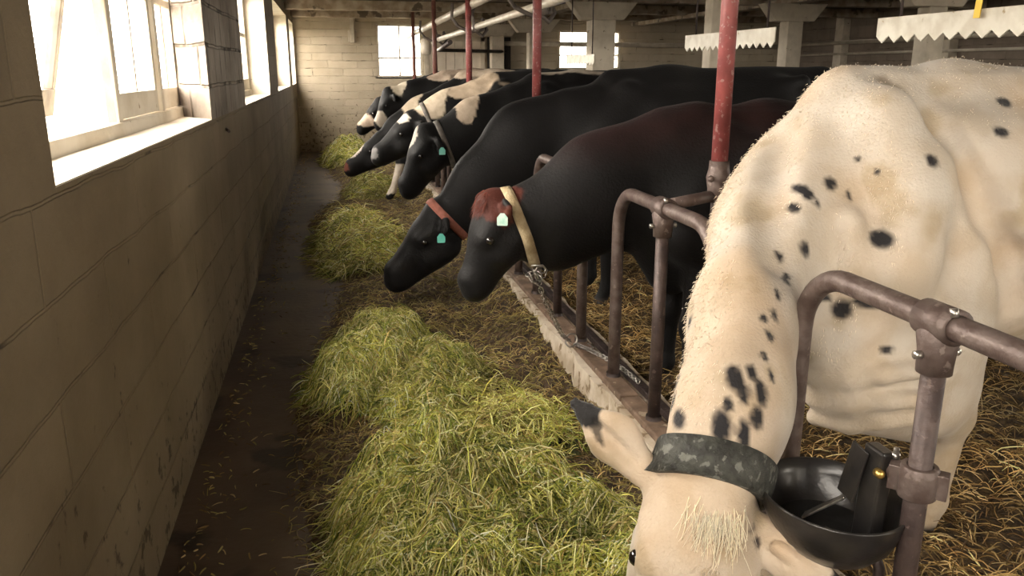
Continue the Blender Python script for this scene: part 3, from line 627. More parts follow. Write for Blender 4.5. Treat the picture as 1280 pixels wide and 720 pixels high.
def head_frame(poll, nose, hint):
    a = unit(V3(*nose)-V3(*poll)); n = unit(V3(*hint)-a*np.dot(V3(*hint), a)); t = np.cross(a, n); return a, n, t
def cow(name, label, xw, yc, poll, nose, hint=None, necks=None, sc_=1.0, h=.018, coat=None, mat='coat_dark', back=1.45, nsq=.6, fore=None, ears=None, tilt=0, hs=1.0, extra=None, headtwist=None, legs=True, group='cows tied side by side along the feed curb', eyes=True, xmax=None, nrad=None, face=.88, jaw=1.0):
    """cow facing -x; xw,yc = withers; head given by poll and nose points"""
    S = sc_; zb = back/1.46
    root = thing(name, label, 'cow', (xw, yc, 0), group)
    def L(f, y, z): return (xw - f*S, yc + y*S, z*zb)     # f: forward from the withers
    poll = V3(*poll); nose = V3(*nose)
    a, n, t = head_frame(poll, nose, hint if hint is not None else (-1, 0, .6))
    neckpts = necks or []
    lo = np.minimum(np.minimum(poll, nose)-.32, V3(xw-.55, yc-.42, -.02)); hi = np.maximum(np.maximum(poll, nose)+.32, V3(xw+1.75*S, yc+.42, back+.1))
    if xmax: hi[0] = xmax
    s = Sdf(lo, hi, h); Y = (0,1,0)
    # trunk
    s.cap(L(.02,0,.98), L(-.35,0,.99), .34*S, .40*S, .02, Y, .72)
    s.cap(L(-.35,0,.98), L(-.95,0,.97), .405*S, .42*S, .08, Y, .84)
    s.cap(L(-.95,0,1.0), L(-1.35,0,1.12), .38*S, .27*S, .08, Y, .86)
    s.cap(L(.0,0,1.36), L(-.35,0,1.35), .08, .08, .14, Y, .8); s.cap(L(-.35,0,1.355), L(-1.35,0,1.375), .075, .08, .12)
    for sg in (-1, 1):
        s.cap(L(-1.08,sg*.24,1.36), L(-1.0,sg*.15,1.30), .055, .10, .07)                          # hook bones
        s.cap(L(-1.50,sg*.13,1.25), L(-1.3,sg*.15,1.2), .05, .12, .08)                            # pins
        s.cap(L(-.06,sg*.13,1.28), L(.13,sg*.20,.88), .09*S, .135*S, .07, Y, .75)                   # shoulder blade
        s.cap(L(.13,sg*.20,.88), L(-.06,sg*.19,.72), .12*S, .11*S, .06, Y, .8)                       # upper arm
        s.cap(L(-.28,sg*.2,1.12), L(-.75,sg*.26,.95), .16, .18, .12, Y, .6)
    s.cap(L(.2,0,.92), L(.12,0,.66), .17*S, .13*S, .12, Y, .8)                                      # brisket
    s.cap(L(-1.08,0,.60), L(-1.28,0,.64), .17, .15, .08)                                          # udder
    if legs:
        for sg in (-1, 1):
            f = (fore or {}).get(sg, [(.02,.17,.70),(.05,.165,.42),(.05,.16,.13),(.09,.16,.035)])
            q = [L(p[0], sg*p[1], p[2]) for p in f]
            s.chain(q, [.095*S, .056, .036, .045], .04)
            s.cap(q[1], V3(*q[1])+V3(-.012,0,-.02), .055, .05, .03)
            q = [L(-1.28,sg*.2,1.0), L(-1.12,sg*.24,.74), L(-1.43,sg*.2,.47), L(-1.38,sg*.2,.14), L(-1.33,sg*.2,.035)]
            s.chain(q, [.2*S, .125*S, .06, .036, .047], .06)
        s.cap(L(-1.58,0,1.28), L(-1.62,0,.6), .03, .022, .03); s.cap(L(-1.62,0,.6), L(-1.6,0,.35), .035, .045, .03)
    # neck
    nb = poll + a*.03*hs - n*.13*hs
    np_ = necks if necks else [L(-.02,0,1.13), L(.2,0,1.02)]
    pts = [V3(*p) for p in np_] + [nb]
    rad = (list(nrad) if nrad else list(np.linspace(.27*S, .175*S, len(np_)))) + [.125*hs]
    for i in range(len(pts)-1):
        d = pts[i+1]-pts[i]; side = np.cross(d, V3(0,0,1)); side = unit(side) if np.linalg.norm(side) > .05 else V3(0,1,0)
        if necks and abs(side[1]) < .98 and i == 0: side = unit(side+V3(0,1,0)*np.sign(side[1] or 1))
        s.cap(pts[i], pts[i+1], rad[i], rad[i+1], .09, side, nsq)
    # head
    H = lambda A, N, T=0: poll + a*A*hs + n*N*hs + t*T*hs
    s.cap(H(.05,-.10), H(.15,-.11), .105*hs, .112*hs, .05, t, 1.02)
    s.cap(H(.13,-.10), H(.38,-.085), .108*hs, .068*hs, .04, t, face)
    s.cap(H(.40,-.08), H(.435,-.11), .068*hs, .070*hs, .03, t, 1.1)
    s.cap(H(.15,-.19), H(.38,-.145), .080*hs*jaw, .052*hs*jaw, .05, t, .8)
    s.cap(H(.0,-.045), H(.02,-.05), .062*hs, .06*hs, .05)
    for sg in (-1, 1):
        s.cap(H(.08,-.085,sg*.075), H(.17,-.06,sg*.085), .045*hs, .038*hs, .03)
        s.cap(H(.22,-.17,sg*.045), H(.11,-.21,sg*.045), .062*hs*jaw, .060*hs*jaw, .04)
        er = (ears or {}).get(sg, (.05, -.16, .27)); e0 = H(.03,-.09,sg*.085); e1 = H(er[0]*.6+.03*.4, er[1]*.5-.09*.5, sg*(er[2]*.55+.085*.45)); e2 = H(er[0], er[1], sg*er[2])
        en = unit(n*.8 + a*.5)
        s.chain([e0, e1, e2], [.026*hs, .052*hs, .012*hs], .02, en, .42)
        s.cap(e0*.35+e1*.65 + en*.024*hs, e1*.55+e2*.45 + en*.022*hs, .017*hs, .013*hs, .014, sub=True)
        s.cap(H(.455,-.045,sg*.038), H(.475,-.05,sg*.05), .010*hs, .012*hs, .012, sub=True)
    if extra: extra(s, L, H)
    P, F = s.mesh()
    C = np.tile(V3(*BLACK), (len(P), 1))
    if coat: C = coat(P, C, H, a, n, t, poll)
    hoof = np.clip((.075-P[:,2])/.02, 0, 1)*(P[:,0] > xw-.6); C = mixc(C, hoof, (.05,.04,.035))
    body = np_mesh('cow_body', P, F, M[mat], root, 'coat', C)
    if eyes:
        for sg in (-1, 1):
            w = MB(); c = H(.17,-.075,0); rr_ = np.arange(.02, .2, .002); q = c + (t*sg)*rr_[:, None]; ii = np.clip(((q-s.lo)/s.h).round().astype(int), 0, s.n-1)
            c = c + t*sg*(rr_[np.argmax(s.V[ii[:,0], ii[:,1], ii[:,2]] > 0)]-.012); w.lathe(c, [(.0,.020),(.008,.0185),(.0145,.014),(.019,.006),(.020,0),(.017,-.01)], 16, tuple(t*sg)); w.build('eye', M['eye'], root)
    return root, H, a, n, t, s

def strap(S, root, c, axis, udir, m, width=.045, th=.006, name='collar', rmax=.34):
    """band lying on the surface of S around c, its plane normal to axis"""
    ax = unit(axis); u = unit(V3(*udir)-ax*np.dot(udir, ax)); v = np.cross(ax, u); n_ = 64; w = MB(); vs = []; fs = []; rr = np.arange(.03, rmax, .004)
    R_ = np.zeros((3, n_))
    for e, sx in enumerate((-1, 0, 1)):
        for i in range(n_):
            al = 2*math.pi*i/n_; d = u*math.cos(al)+v*math.sin(al); q = V3(*c)+ax*sx*width/2 + d*rr[:, None]
            ii = np.clip(((q-S.lo)/S.h).round().astype(int), 0, S.n-1); f = S.V[ii[:,0], ii[:,1], ii[:,2]] > 0
            R_[e, i] = rr[np.argmax(f)] if f.any() else rmax
        for _ in range(3):
            a_, b_ = np.roll(R_[e], 1), np.roll(R_[e], -1); R_[e] = np.maximum(R_[e]*.0 + (a_+b_+2*R_[e])/4, np.minimum(R_[e], (a_+b_)/2))
    R_[0] = (R_[0]+R_[1])/2; R_[2] = (R_[2]+R_[1])/2
    for i in range(n_):
        al = 2*math.pi*i/n_; d = u*math.cos(al)+v*math.sin(al)
        for e, o_, sx in ((0,-.003,-1),(2,-.003,1),(2,th,1),(1,th*1.25,0),(0,th,-1)): vs.append(V3(*c)+d*(R_[e, i]+o_)+ax*sx*width/2)
    for i in range(n_):
        j = (i+1) % n_
        for k in range(5): fs.append((i*5+k, i*5+(k+1) % 5, j*5+(k+1) % 5, j*5+k))
    w.add(vs, fs, True); return w.build(name, m, root)
def eartag(root, c, nrm, m, s=.03):
    nrm = unit(nrm); up = unit(V3(0,0,1)-nrm*nrm[2]); l = np.cross(up, nrm); w = MB()
    out = [(-.9,-1),(.9,-1),(1,-.8),(1,.3),(.35,1),(-.35,1),(-1,.3),(-1,-.8)]
    vs = [V3(*c)+l*x*s+up*y*s*1.15+nrm*z for z in (-.002,.002) for x, y in out]; n_ = 8
    w.add(vs, [tuple(range(n_))[::-1], tuple(range(n_, 2*n_))]+[(i, (i+1) % n_, n_+(i+1) % n_, n_+i) for i in range(n_)])
    return w.build('ear_tag', m, root)
def tuft(root, name, centre, nrm, along, spread, n_, length, col, mat=None, curlv=.5, wd=.0035, spread2=None, flare=.25, lift=(.25,.8)):
    """hair locks that start around centre on the surface and flow along"""
    nrm = unit(nrm); al = unit(along); si = np.cross(nrm, al); V = []; F = []; C = []
    for i in range(n_):
        u, v = RNG.normal(0, 1, 2); u = np.clip(u, -1.8, 1.8); v = np.clip(v, -1.8, 1.8)
        p = V3(*centre) + si*u*spread + al*v*(spread2 or spread)*.6 - nrm*(.05*(u*spread)**2/.01)*.6
        d = unit(al + si*(u*flare+RNG.normal(0, .22)) + nrm*RNG.uniform(*lift)); ln = length*RNG.uniform(.5, 1.2); w_ = wd*RNG.uniform(.6, 1.3); b = len(V)
        cc = V3(*col)*RNG.uniform(.75, 1.15); cr = RNG.normal(0, curlv)
        for k in range(5):
            tt = k/4; ww = w_*(1-.8*tt); V += [p+si*ww, p-si*ww*.5+nrm*ww*.8, p-si*ww*.5-nrm*ww*.8]; C += [cc]*3
            p = p + d*ln/4; d = unit(d - nrm*.45*tt*1.4 + si*cr*.2 + al*.1)
        for k in range(4):
            for q in range(3): F.append((b+k*3+q, b+k*3+(q+1) % 3, b+k*3+3+(q+1) % 3, b+k*3+3+q))
    return np_mesh(name, V, F, M['blade'] if mat is None else mat, root, 'tint', np.array(C))

# --- white cow, nearest -------------------------------------------------
SPOTS = []  # filled from measurements: (x,y,z,rx,ry,rz)
CREASE = [(1.558,2.144,1.478),(1.606,2.056,1.41),(1.662,1.982,1.326),(1.704,1.915,1.228),(1.77,1.892,1.119),(1.875,1.909,.973),(1.93,1.916,.837)]

SPOTS = [(1.433, 1.894, 1.057, 0.029, 0.046, 0.024),
  (1.329, 1.988, 1.197, 0.019, 0.03, 0.019),
  (1.237, 1.984, 1.187, 0.021, 0.033, 0.012),
  (1.251, 1.965, 1.172, 0.016, 0.026, 0.014),
  (1.207, 1.962, 1.139, 0.014, 0.022, 0.014),
  (1.206, 1.889, 1.039, 0.016, 0.025, 0.023),
  (1.125, 1.879, 1.028, 0.011, 0.018, 0.02),
  (1.57, 1.903, 1.263, 0.017, 0.027, 0.02),
  (1.912, 2.057, 1.408, 0.025, 0.04, 0.014),
  (1.821, 1.951, 1.332, 0.024, 0.038, 0.013),
  (1.11, 1.811, 0.981, 0.011, 0.017, 0.017),
  (1.056, 1.753, 0.962, 0.01, 0.017, 0.017),
  (1.327, 1.876, 0.87, 0.023, 0.038, 0.028),
  (1.38, 1.842, 0.896, 0.038, 0.06, 0.014),
  (1.279, 1.897, 0.9, 0.026, 0.041, 0.012),
  (1.461, 1.849, 0.754, 0.02, 0.031, 0.01),
  (0.857, 1.571, 0.828, 0.019, 0.03, 0.034),
  (0.87, 1.547, 0.801, 0.013, 0.021, 0.028),
  (0.815, 1.535, 0.729, 0.021, 0.033, 0.041),
  (0.913, 1.545, 0.795, 0.017, 0.027, 0.034),
  (0.896, 1.525, 0.746, 0.017, 0.027, 0.027),
  (0.862, 1.517, 0.712, 0.015, 0.024, 0.038),
  (0.9, 1.572, 0.837, 0.011, 0.018, 0.027),
  (0.755, 1.623, 0.711, 0.017, 0.028, 0.025),
  (0.786, 1.72, 0.76, 0.01, 0.016, 0.04),
  (0.767, 1.691, 0.722, 0.01, 0.016, 0.032),
  (0.878, 1.863, 0.867, 0.008, 0.014, 0.019),
  (0.993, 1.7, 0.92, 0.01, 0.016, 0.012),
  (0.99, 1.662, 0.888, 0.01, 0.016, 0.02),
  (1.27, 1.953, 1.149, 0.008, 0.013, 0.014),
  (1.374, 1.97, 1.165, 0.008, 0.013, 0.019),
  (1.126, 1.827, 0.987, 0.008, 0.013, 0.011),
  (1.028, 1.713, 0.92, 0.008, 0.013, 0.023),
  (0.947, 1.607, 0.86, 0.008, 0.013, 0.021),
  (0.833, 1.546, 0.776, 0.011, 0.018, 0.017),
  (1.417, 2.006, 1.26, 0.008, 0.013, 0.008),
  (1.453, 1.963, 1.229, 0.008, 0.013, 0.008),
  (0.953, 1.575, 0.822, 0.008, 0.013, 0.023)]
def coat1(P, C, H, a, n, t, poll):
    C = np.tile(V3(*WHITE), (len(P), 1))
    C = mixc(C, np.clip((ns3(P, 3.5, 5)-.5)/.25, 0, 1)*.55, (.58,.42,.27))
    C = mixc(C, np.clip((ns3(P, 9, 8)-.58)/.1, 0, 1)*.5, (.36,.27,.15))
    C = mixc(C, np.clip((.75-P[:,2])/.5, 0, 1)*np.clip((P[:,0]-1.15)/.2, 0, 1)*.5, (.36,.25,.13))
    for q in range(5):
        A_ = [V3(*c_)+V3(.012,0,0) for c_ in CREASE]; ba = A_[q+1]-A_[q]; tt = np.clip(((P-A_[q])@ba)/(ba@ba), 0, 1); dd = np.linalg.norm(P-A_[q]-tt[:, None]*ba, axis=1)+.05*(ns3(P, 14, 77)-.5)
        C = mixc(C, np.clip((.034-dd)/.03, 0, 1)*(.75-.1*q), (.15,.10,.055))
    for q in SPOTS: C = mixc(C, patch(P, q[:3], q[3:6], 7, .15, 30, .5), (.018,.016,.018))
    C = mixc(C, patch(P, H(.085,-.03,-.105), (.014,.03,.014), 3, .5, 30), (.06,.045,.04)); C = mixc(C, patch(P, H(.06,-.03,-.08), (.02,.03,.008), 3, .4, 30)*.7, (.12,.09,.07))
    hd = (P-poll)@a; C = mixc(C, np.clip((hd-.30)/.1, 0, 1)*(((P-poll)**2).sum(1) < .35)*.6, PINK)
    for sg in (-1, 1):
        C = mixc(C, patch(P, H(-.11 if sg > 0 else .13,-.11 if sg > 0 else -.0,sg*.275), (.05,.055,.05), 3, .4, 25), (.02,.018,.018))
        C = mixc(C, patch(P, H(-.05,-.10,sg*.24), (.012,.03,.04), 3, .3, 25)*.8, (.03,.025,.022))
    return C
POLL1 = V3(.805,1.50,.605); NOSE1 = V3(.61,1.23,.21)
def ex1(s, L, H):
    P_ = CREASE
    for q in range(len(P_)-1): s.cap(P_[q], P_[q+1], .035, .035, .06, sub=True)     # hollow behind the shoulder
    s.cap((1.50,1.98,.62), (1.70,2.0,.56), .17, .17, .10, (0,1,0), .8)       # brisket and elbow folds
    s.cap((1.42,2.0,.80), (1.68,1.96,.74), .17, .17, .08, (0,1,0), .8)
    for row in ([(1.312,1.969,.643),(1.376,1.881,.656),(1.443,1.826,.686),(1.54,1.80,.70)], [(1.344,1.993,.555),(1.387,1.884,.579),(1.463,1.824,.607),(1.55,1.80,.61)], [(1.36,2.0,.49),(1.415,1.912,.50),(1.484,1.867,.526),(1.56,1.85,.53)]):
        for q in range(3): s.cap(V3(*row[q])+V3(.012,.012,0), V3(*row[q+1])+V3(.012,.012,0), .026, .026, .022)
    rg = [(1.538,2.026,1.364),(1.554,1.909,1.157),(1.528,1.876,.987),(1.44,1.863,.90)]
    for q in range(3): s.cap(V3(*rg[q])+V3(0,.045,0), V3(*rg[q+1])+V3(0,.045,0), .07, .07, .09)
    tg = [(1.27,2.169,1.314),(1.145,1.97,1.161),(1.10,1.83,1.03)]
    for q in range(2): s.cap(tg[q], tg[q+1], .02, .02, .09, sub=True)
    s.cap((1.50,2.22,1.38), (1.62,2.22,1.38), .08, .08, .10)
    s.cap((1.60,1.98,1.22), (1.50,1.94,.92), .05, .07, .10)
    s.cap((1.36,1.93,1.10), (1.40,1.90,.82), .03, .03, .07)
    s.cap((1.30,2.1,1.15), (1.20,1.98,.95), .03, .03, .08, sub=True)
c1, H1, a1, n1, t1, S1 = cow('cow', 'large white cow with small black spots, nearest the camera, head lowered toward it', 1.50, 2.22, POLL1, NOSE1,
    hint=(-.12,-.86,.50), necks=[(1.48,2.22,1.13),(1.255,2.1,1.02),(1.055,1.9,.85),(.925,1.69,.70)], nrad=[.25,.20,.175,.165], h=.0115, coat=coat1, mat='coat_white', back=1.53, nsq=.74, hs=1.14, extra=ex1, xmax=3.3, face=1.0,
    fore={-1:[(-.30,.20,.72),(-.37,.19,.42),(-.36,.18,.13),(-.32,.18,.035)], 1:[(.02,.17,.70),(.05,.165,.42),(.05,.16,.13),(.09,.16,.035)]},
    ears={-1:(.13,-.0,.255), 1:(-.11,-.11,.31)})
tuft(c1, 'forelock', H1(.04,.004), n1, a1, .036, 600, .10, (1.0,.92,.74), curlv=.6, wd=.0026, spread2=.035, flare=-.12, lift=(.05,.35))
tuft(c1, 'forelock_curl', H1(.155,.004), n1, a1, .012, 80, .028, (.75,.62,.46), curlv=1.5, wd=.0022)
strap(S1, c1, H1(-.04,-.13), a1+n1*.0, n1, M['collar_white'], .088, .018)

def fuzz(root, body, test, n_, length, col, drop=.5, wd=.0011):
    """short hair standing out of the coat where test(P, N) allows it"""
    me = body.data; k = len(me.vertices); P = np.zeros(k*3); N = np.zeros(k*3); me.vertices.foreach_get('co', P); me.vertices.foreach_get('normal', N)
    P = P.reshape(-1, 3) + parent_loc(root); N = N.reshape(-1, 3); ca = np.zeros(k*4); me.color_attributes['coat'].data.foreach_get('color', ca); I = np.flatnonzero(test(P, N) & (ca[::4] > .3)); I = RNG.choice(I, n_)
    p = P[I] + RNG.normal(0, .004, (n_, 3)) - N[I]*.002; d = N[I]*.55 + V3(.0,0,-drop) + RNG.normal(0, .25, (n_, 3)); d /= np.linalg.norm(d, axis=1, keepdims=True)
    ln = (length*RNG.uniform(.4, 1.3, n_))[:, None]; s1 = np.cross(d, RNG.normal(0, 1, (n_, 3))); s1 /= np.linalg.norm(s1, axis=1, keepdims=True); s2 = np.cross(d, s1)
    V = []
    for t, w_ in ((0, 1), (.5, .7), (1, .15)):
        c = p + d*ln*t + V3(0,0,-1)*ln*.35*t*t
        V += [c+s1*wd*w_, c+(-.5*s1+.86*s2)*wd*w_, c+(-.5*s1-.86*s2)*wd*w_]
    V = np.stack(V, 1).reshape(-1, 3); b = (np.arange(n_)*9)[:, None, None]; F = np.stack([b+r*3+np.array([q, (q+1) % 3, (q+1) % 3+3, q+3])[None, None] for r in (0, 1) for q in range(3)], 1).reshape(-1, 4)
    C = np.repeat(V3(*col)*RNG.uniform(.8, 1.1, (n_, 1)), 9, 0)
    return tag(np_mesh('coat_hair', V, F, M['blade'], root, 'tint', C, False), kind='stuff')
cb1 = [o for o in c1.children if o.name.startswith('cow_body')][0]
fuzz(c1, cb1, lambda P, N: (N[:,0] < -.45) & (P[:,2] > .72) & (P[:,0] < 1.6) & (P[:,2] < 1.5), 7000, .009, (.80,.70,.56))
fuzz(c1, cb1, lambda P, N: (N[:,2] > .6) & (P[:,2] > 1.3) & (P[:,0] < 2.1), 2000, .008, (.80,.70,.56), drop=-.1)

# --- the darker cows ------------------------------------------------------
def coat2(P, C, H, a, n, t, poll):
    back_ = np.clip((P[:,2]-1.08)/.22, 0, 1)*np.clip((ns3(P, 4, 12)-.30)/.3, 0, 1); C = mixc(C, back_*.45, (.040,.011,.009))
    C = mixc(C, patch(P, H(-.03,-.05,0), (.11,.15,.085), 5, .6, 16)*.9, (.075,.017,.010))
    for sg in (-1, 1): C = mixc(C, patch(P, H(.03,-.12,sg*.20), (.07,.11,.07), 6, .4, 14), (.085,.022,.012))
    C = mixc(C, patch(P, H(.08,-.035,.0), (.03,.05,.03), 8, .5, 25)*.5, (.30,.16,.09)); 
    C = mixc(C, patch(P, (1.25,3.2,.50), (.13,.16,.09), 9, .4, 14), (.40,.34,.25))
    return C
c2, H2, a2, n2, t2, S2 = cow('cow', 'black cow with reddish-brown poll and cream collar, second from the camera', 1.58, 3.36, (.605,3.36,.965), (.475,3.34,.62), hint=(-1,0,.42),
    necks=[(1.45,3.36,1.08),(1.13,3.36,.98),(.92,3.36,.86)], h=.012, coat=coat2, back=1.365, sc_=.88, nsq=.56, nrad=[.27,.24,.19], hs=.85,
    jaw=1.2, ears={-1:(-.02,-.10,.20), 1:(.05,-.16,.26)})
strap(S2, c2, (.775,3.36,.815), (-.93,0,-.34), (0,1,0), M['collar_cream'], .045, .008)
e = H2(.025,-.07,-.16); eartag(c2, e - V3(0,.03,.02), (-.3,-1,.1), M['tag_white'], .022)
tuft(c2, 'poll_hair', H2(.0,.008), unit(n2-a2*.6), a2, .04, 260, .045, (.15,.035,.02), wd=.0022)

c3, H3, a3, n3, t3, S3 = cow('cow', 'all-black cow with salmon collar, eating with its muzzle on the ground', 1.74, 5.02, (.57,5.0,.68), (.245,4.98,.30), hint=(-.8,0,.8),
    necks=[(1.48,5.02,1.08),(1.20,5.02,1.02),(.93,5.0,.80)], nrad=[.31,.275,.21], jaw=1.15, h=.015, back=1.52, sc_=1.08, hs=1.14, ears={-1:(.04,-.12,.2), 1:(-.03,-.08,.24)}, nsq=.52)
strap(S3, c3, (.70,5.0,.57), (-.70,0,-.65), (0,1,0), M['collar_pink'], .05, .007)
e = H3(.08,-.10,-.18); eartag(c3, e - V3(0,.03,.02), (-.2,-1,.1), M['tag'], .024)

def coat4(P, C, H, a, n, t, poll):
    C = mixc(C, patch(P, (1.02,6.25,1.33), (.12,.4,.20), 11, .5, 7), (.62,.50,.38))
    C = mixc(C, patch(P, (2.0,6.4,1.54), (.55,.26,.09), 14, .45, 6), (.55,.47,.38))
    C = mixc(C, patch(P, H(.10,-.01,0), (.05,.06,.14), 15, .35, 20)*np.clip(((P-poll)@n+.07)/.03, 0, 1), (.62,.56,.48))
    return C
c4_, H4, a4, n4, t4, S4 = cow('cow', 'black cow with a pale shoulder patch, white forehead mark and teal tag in its ear', 1.58, 6.42, (.655,6.40,1.05), (.47,6.38,.66), hint=(-1,0,.5), hs=1.06, jaw=1.15,
    necks=[(1.42,6.42,1.12),(1.12,6.41,1.05),(.95,6.4,.96)], h=.018, coat=coat4, back=1.50, ears={-1:(.05,-.22,.17), 1:(.03,-.10,.26)})
strap(S4, c4_, (.86,6.40,.92), (-.92,0,-.35), (0,1,0), M['collar_grey'], .04, .007)
eartag(c4_, H4(.055,-.18,-.17) - V3(0,.035,.02), (-.2,-1,.1), M['tag'], .024)

def coat5(P, C, H, a, n, t, poll):
    C = mixc(C, patch(P, (.90,7.75,1.33), (.17,.35,.28), 21, .45, 6), (.60,.50,.38))
    C = mixc(C, patch(P, (1.30,7.7,1.42), (.32,.35,.16), 22, .5, 6), (.58,.46,.34))
    C = mixc(C, patch(P, H(.06,-.0,-.02), (.08,.09,.05), 25, .35, 16), (.66,.60,.52))
    C = mixc(C, patch(P, H(.44,-.06,0), (.06,.09,.06), 26, .3, 16)*.5, (.35,.33,.32))
    return C
c5, H5, a5, n5, t5, S5 = cow('cow', 'black and white cow holding its muzzle level, white mark over the eye', 1.50, 7.80, (.70,7.78,1.10), (.355,7.74,.81), hint=(-.6,0,.8), hs=1.1, jaw=1.2,
    necks=[(1.35,7.8,1.13),(1.1,7.79,1.08),(.95,7.78,1.03)], h=.02, coat=coat5, back=1.50, ears={-1:(.0,-.16,.2), 1:(.0,-.12,.24)})
strap(S5, c5, (.90,7.78,1.0), (-.9,0,-.35), (0,1,0), M['collar_grey'], .04, .007)

def coat6(P, C, H, a, n, t, poll):
    C = mixc(C, patch(P, (.85,9.2,1.30), (.13,.3,.3), 31, .4, 6), (.58,.48,.36))
    C = mixc(C, patch(P, (1.6,9.2,1.5), (.4,.3,.12), 32, .4, 6), (.55,.45,.35))
    C = mixc(C, patch(P, H(.27,-.01,0), (.17,.05,.10), 33, .3, 14)*np.clip(((P-poll)@n+.07)/.03, 0, 1), (.60,.52,.44))
    C = mixc(C, patch(P, H(.46,-.05,0), (.05,.09,.05), 35, .3, 16)*.7, (.30,.10,.07))
    C = mixc(C, ((P[:,0] < .80) & (P[:,2] < .52)).astype(float)*((P-poll)@a < -.05)*0, WHITE)
    lg = (np.abs(P[:,1]-9.03) < .12) & (P[:,0] < .98) & (P[:,2] < .50) & (P[:,0] > .52) & (P[:,2] > .17)
    return mixc(C, lg.astype(float), WHITE)
c6, H6, a6, n6, t6, S6 = cow('cow', 'black and white cow reaching farthest into the alley, white foreleg stepped forward', 1.45, 9.2, (.49,9.18,.81), (.135,9.15,.55), hint=(-.6,0,.8), hs=1.1,
    necks=[(1.30,9.2,1.08),(1.0,9.2,.98),(.75,9.19,.84)], h=.02, coat=coat6, back=1.51, ears={-1:(.0,-.16,.2), 1:(.0,-.12,.24)},
    fore={-1:[(.12,.17,.72),(.72,.165,.52),(.83,.16,.20),(.87,.16,.14)], 1:[(.02,.17,.70),(.05,.165,.42),(.05,.16,.13),(.09,.16,.035)]})

def coat7(P, C, H, a, n, t, poll):
    C = mixc(C, patch(P, (.85,10.7,1.38), (.10,.3,.25), 41, .4, 6), (.60,.52,.40))
    C = mixc(C, patch(P, (1.6,10.6,1.5), (.5,.3,.12), 42, .5, 5), (.58,.46,.36))
    return mixc(C, patch(P, H(.34,-.08,-.03), (.10,.16,.10), 43, .5, 10), (.62,.54,.44))
c7, H7, a7, n7, t7, S7 = cow('cow', 'patched cow whose blotched muzzle shows behind the reaching one', 1.45, 10.7, (.68,10.7,1.24), (.50,10.68,.84), hint=(-1,0,.4),
    necks=[(1.30,10.7,1.16),(1.05,10.7,1.13),(.88,10.7,1.08)], h=.022, coat=coat7, back=1.52)
def coat8(P, C, H, a, n, t, poll):
    C = mixc(C, patch(P, (1.0,12.2,1.35), (.16,.3,.3), 51, .4, 6), (.60,.52,.40)); return mixc(C, patch(P, H(.3,-.05,0), (.2,.2,.1), 53, .4, 10), (.58,.46,.36))
c8, H8, a8, n8, t8, S8 = cow('cow', 'farthest cow of the row, pale neck against the end wall window', 1.55, 12.2, (.66,12.2,1.08), (.36,12.2,.76), hint=(-.8,0,.6), hs=1.1,
    necks=[(1.38,12.2,1.14),(1.1,12.2,1.08),(.90,12.2,1.0)], h=.024, coat=coat8, back=1.50)

# opposite row, far right: only dark backs show
def coat9(P, C, H, a, n, t, poll): return mixc(C, patch(P, (6.7,9.0,1.3), (.3,.3,.3), 61, .5, 6), (.3,.25,.2))
c9, *_ = cow('cow', 'opposite-row dark cow beside the column left of the large zigzag strip', 6.3, 11.3, (5.4,11.3,1.0), (5.2,11.3,.62), hint=(-1,0,.4), h=.03, back=1.50, group='dark cows in the opposite row', coat=None, eyes=False)
dup(c9, (6.5, 9.9, .0), 'opposite-row dark cow below the left end of the large zigzag strip')
dup(c9, (6.9, 8.5, .0), 'opposite-row dark cow beside the column behind the large zigzag strip')
dup(c9, (6.6, 7.1, .0), 'dark cow in the opposite row, nearest one, low behind the white cow back')
dup(c9, (5.6, 12.8, .0), 'dark cow in the opposite row, seen between the red post and the white cow neck')

# ------------------------------------------------------------------ drinking bowl on the nearest centre post
bx_, by_, bz_ = 1.06, 1.46, .575
db = thing('drinking_bowl', 'black metal drinking bowl bolted to the nearest hoop post', 'water bowl', (bx_, by_, bz_))
w = MB(); RB = .135
prof = [(0,-.125),(.05,-.122),(.085,-.105),(.112,-.07),(.128,-.03),(.134,.0),(.139,.002),(.139,-.004),(.133,-.035),(.117,-.078),(.09,-.112),(.052,-.131),(0,-.134)]
w.lathe((0,0,0), prof, 48)
w.v = [(bx_+v[0]*1.10, by_+v[1]*1.26, bz_+v[2]*1.1) for v in w.v]; w.build('bowl', M['bowl'], db)
w = MB(); w.lathe((0,0,0), [(0,-.082),(.104,-.082)], 40); w.v = [(bx_+v[0]*1.10, by_+v[1]*1.26, bz_+v[2]*1.1) for v in w.v]; w.build('water', M['water'], db)
w = MB(); w.bar((1.105,1.39,.485),(1.115,1.39,.715), .064, .034, (1,0,0)); vb = w.build('valve_housing', M['bowl'], db, .006)
w = MB(); w.bar((1.09,1.42,.705),(1.075,1.435,.58), .055, .006, (1,0,0)); w.build('push_paddle', M['bowl'], vb, .002); w = MB(); w.bar((1.078,1.435,.58),(1.02,1.50,.50), .03, .006); w.build('paddle_tongue', M['steel'], vb, .002)
w = MB(); w.lathe((1.09,1.36,.675), [(0,0),(.010,0),(.010,.018),(.006,.022),(0,.022)], 12, (-.3,-1,.2)); w.build('brass_nipple', M['brass'], vb)
w = MB(); w.tube([(1.12,1.39,.675),(1.15,1.33,.675)], .024, 14); w.lathe((1.15,1.31,.64), [(.026,0),(.038,0),(.040,.015),(.040,.055),(.036,.07),(.026,.07)], 20); w.bar((1.11,1.35,.675),(1.19,1.27,.675), .03, .055)
cl_ = w.build('mounting_clamp', M['pipe'], db, .002)
w = MB(); w.lathe((1.13,1.36,.703), [(0,0),(.009,0),(.009,.012),(.006,.012),(.006,.024),(0,.024)], 8); w.build('bolt', M['steel'], cl_)
w = MB(); w.tube([(1.11,1.395,.51),(1.125,1.36,.44),(1.13,1.35,.3),(1.13,1.35,.17)], .012, 10); w.build('supply_pipe', M['darkpipe'], db)

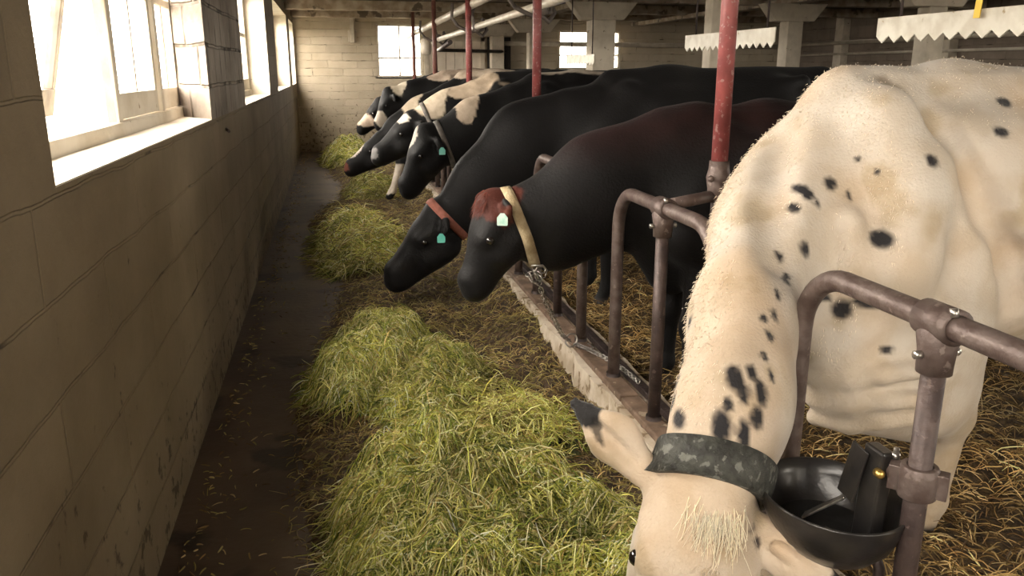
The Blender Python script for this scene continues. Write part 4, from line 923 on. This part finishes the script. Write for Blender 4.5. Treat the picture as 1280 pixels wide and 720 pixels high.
# ------------------------------------------------------------------ tie chain
def catmull(P, m):
    P = [V3(*p) for p in P]; P = [2*P[0]-P[1]] + P + [2*P[-1]-P[-2]]; out = []
    for i in range(1, len(P)-2):
        for k in range(m):
            t = k/m; out.append(.5*((2*P[i]) + (P[i+1]-P[i-1])*t + (2*P[i-1]-5*P[i]+4*P[i+1]-P[i+2])*t*t + (3*P[i]-P[i-1]-3*P[i+1]+P[i+2])*t**3))
    out.append(P[-2]); return np.array(out)
def link(w, c, d, side, ln=.030, wd=.0095, r=.0026):
    d = unit(d); s_ = unit(side - d*np.dot(side, d)); pts = []
    for k in range(16):
        al = 2*math.pi*k/16; pts.append(V3(*c) + d*(math.cos(al)*wd + (ln/2-wd)*(1 if math.cos(al) > 0 else -1)) + s_*math.sin(al)*wd)
    w.tube(pts, r, 6, True)
ch = thing('tie_chain', 'steel tie chain hanging from the cream collar and lying along the curb', 'chain', (1.1, 3.75, .2))
path = catmull([(.835,3.30,.62),(.86,3.30,.54),(.93,3.40,.42),(1.01,3.52,.29),(1.075,3.60,.222)], 40)
def lay(w, path, ln=.024):
    sl = np.r_[0, np.cumsum(np.linalg.norm(np.diff(path, axis=0), axis=1))]; n_ = int(sl[-1]/(ln*.78))
    for i in range(n_):
        u = (i+.5)/n_*sl[-1]; c = [np.interp(u, sl, path[:, q]) for q in range(3)]; c2_ = [np.interp(u+.004, sl, path[:, q]) for q in range(3)]
        link(w, c, V3(*c2_)-V3(*c), V3(0,1,.2) if i % 2 else V3(1,-.2,.4), ln+.006)
w = MB(); lay(w, path); w.build('hanging_chain', M['steel'], ch)
w = MB(); lay(w, catmull([(1.10,3.60,.208),(1.16,3.45,.207),(1.20,3.25,.212),(1.22,3.05,.212)], 40)); w.build('lying_chain', M['steel'], ch)
w = MB(); w.tube([(1.08+.032*math.cos(a_), 3.60+.01*math.sin(a_)+.012*math.cos(a_), .215+.03*math.sin(a_)+.012) for a_ in np.linspace(0, 2*math.pi, 25)[:-1]], .004, 8, True); w.build('ring', M['steel'], ch)
w = MB(); w.tube([(1.11,3.6,.21),(1.10,3.54,.212),(1.13,3.50,.212),(1.17,3.52,.212),(1.16,3.58,.212)], .004, 8); w.build('hook', M['steel'], ch)
w = MB()
for q in range(9): # bunched loop of chain and tape below the collar buckle
    c_ = V3(.825,3.29,.64)+RNG.normal(0, 1, 3)*V3(.022,.012,.014); link(w, c_, RNG.normal(0, 1, 3), RNG.normal(0, 1, 3), .045, .014, .0035)
w.tube([(.80,3.28,.69),(.85,3.28,.69),(.87,3.28,.665),(.86,3.28,.635),(.835,3.28,.63)], .0035, 8)
w.build('snap_bundle', M['steel'], ch)

# bits on the window ledge and wall
w = MB(); w.tube([(-.6,5.0,1.17),(-.575,4.93,1.16)], .008, 8); tag(w.build('iron_peg', M['darkpipe']), 'small iron peg driven into the left wall below the pier', 'peg')
w = MB(); w.box(.42,.5,YF-.10,YF,1.98,2.42); w.box(.38,.54,YF-.05,YF,2.0,2.2); tag(w.build('wall_bracket', M['white_wood'], None, .008), 'small white timber bracket on the end wall left of the window', 'bracket')
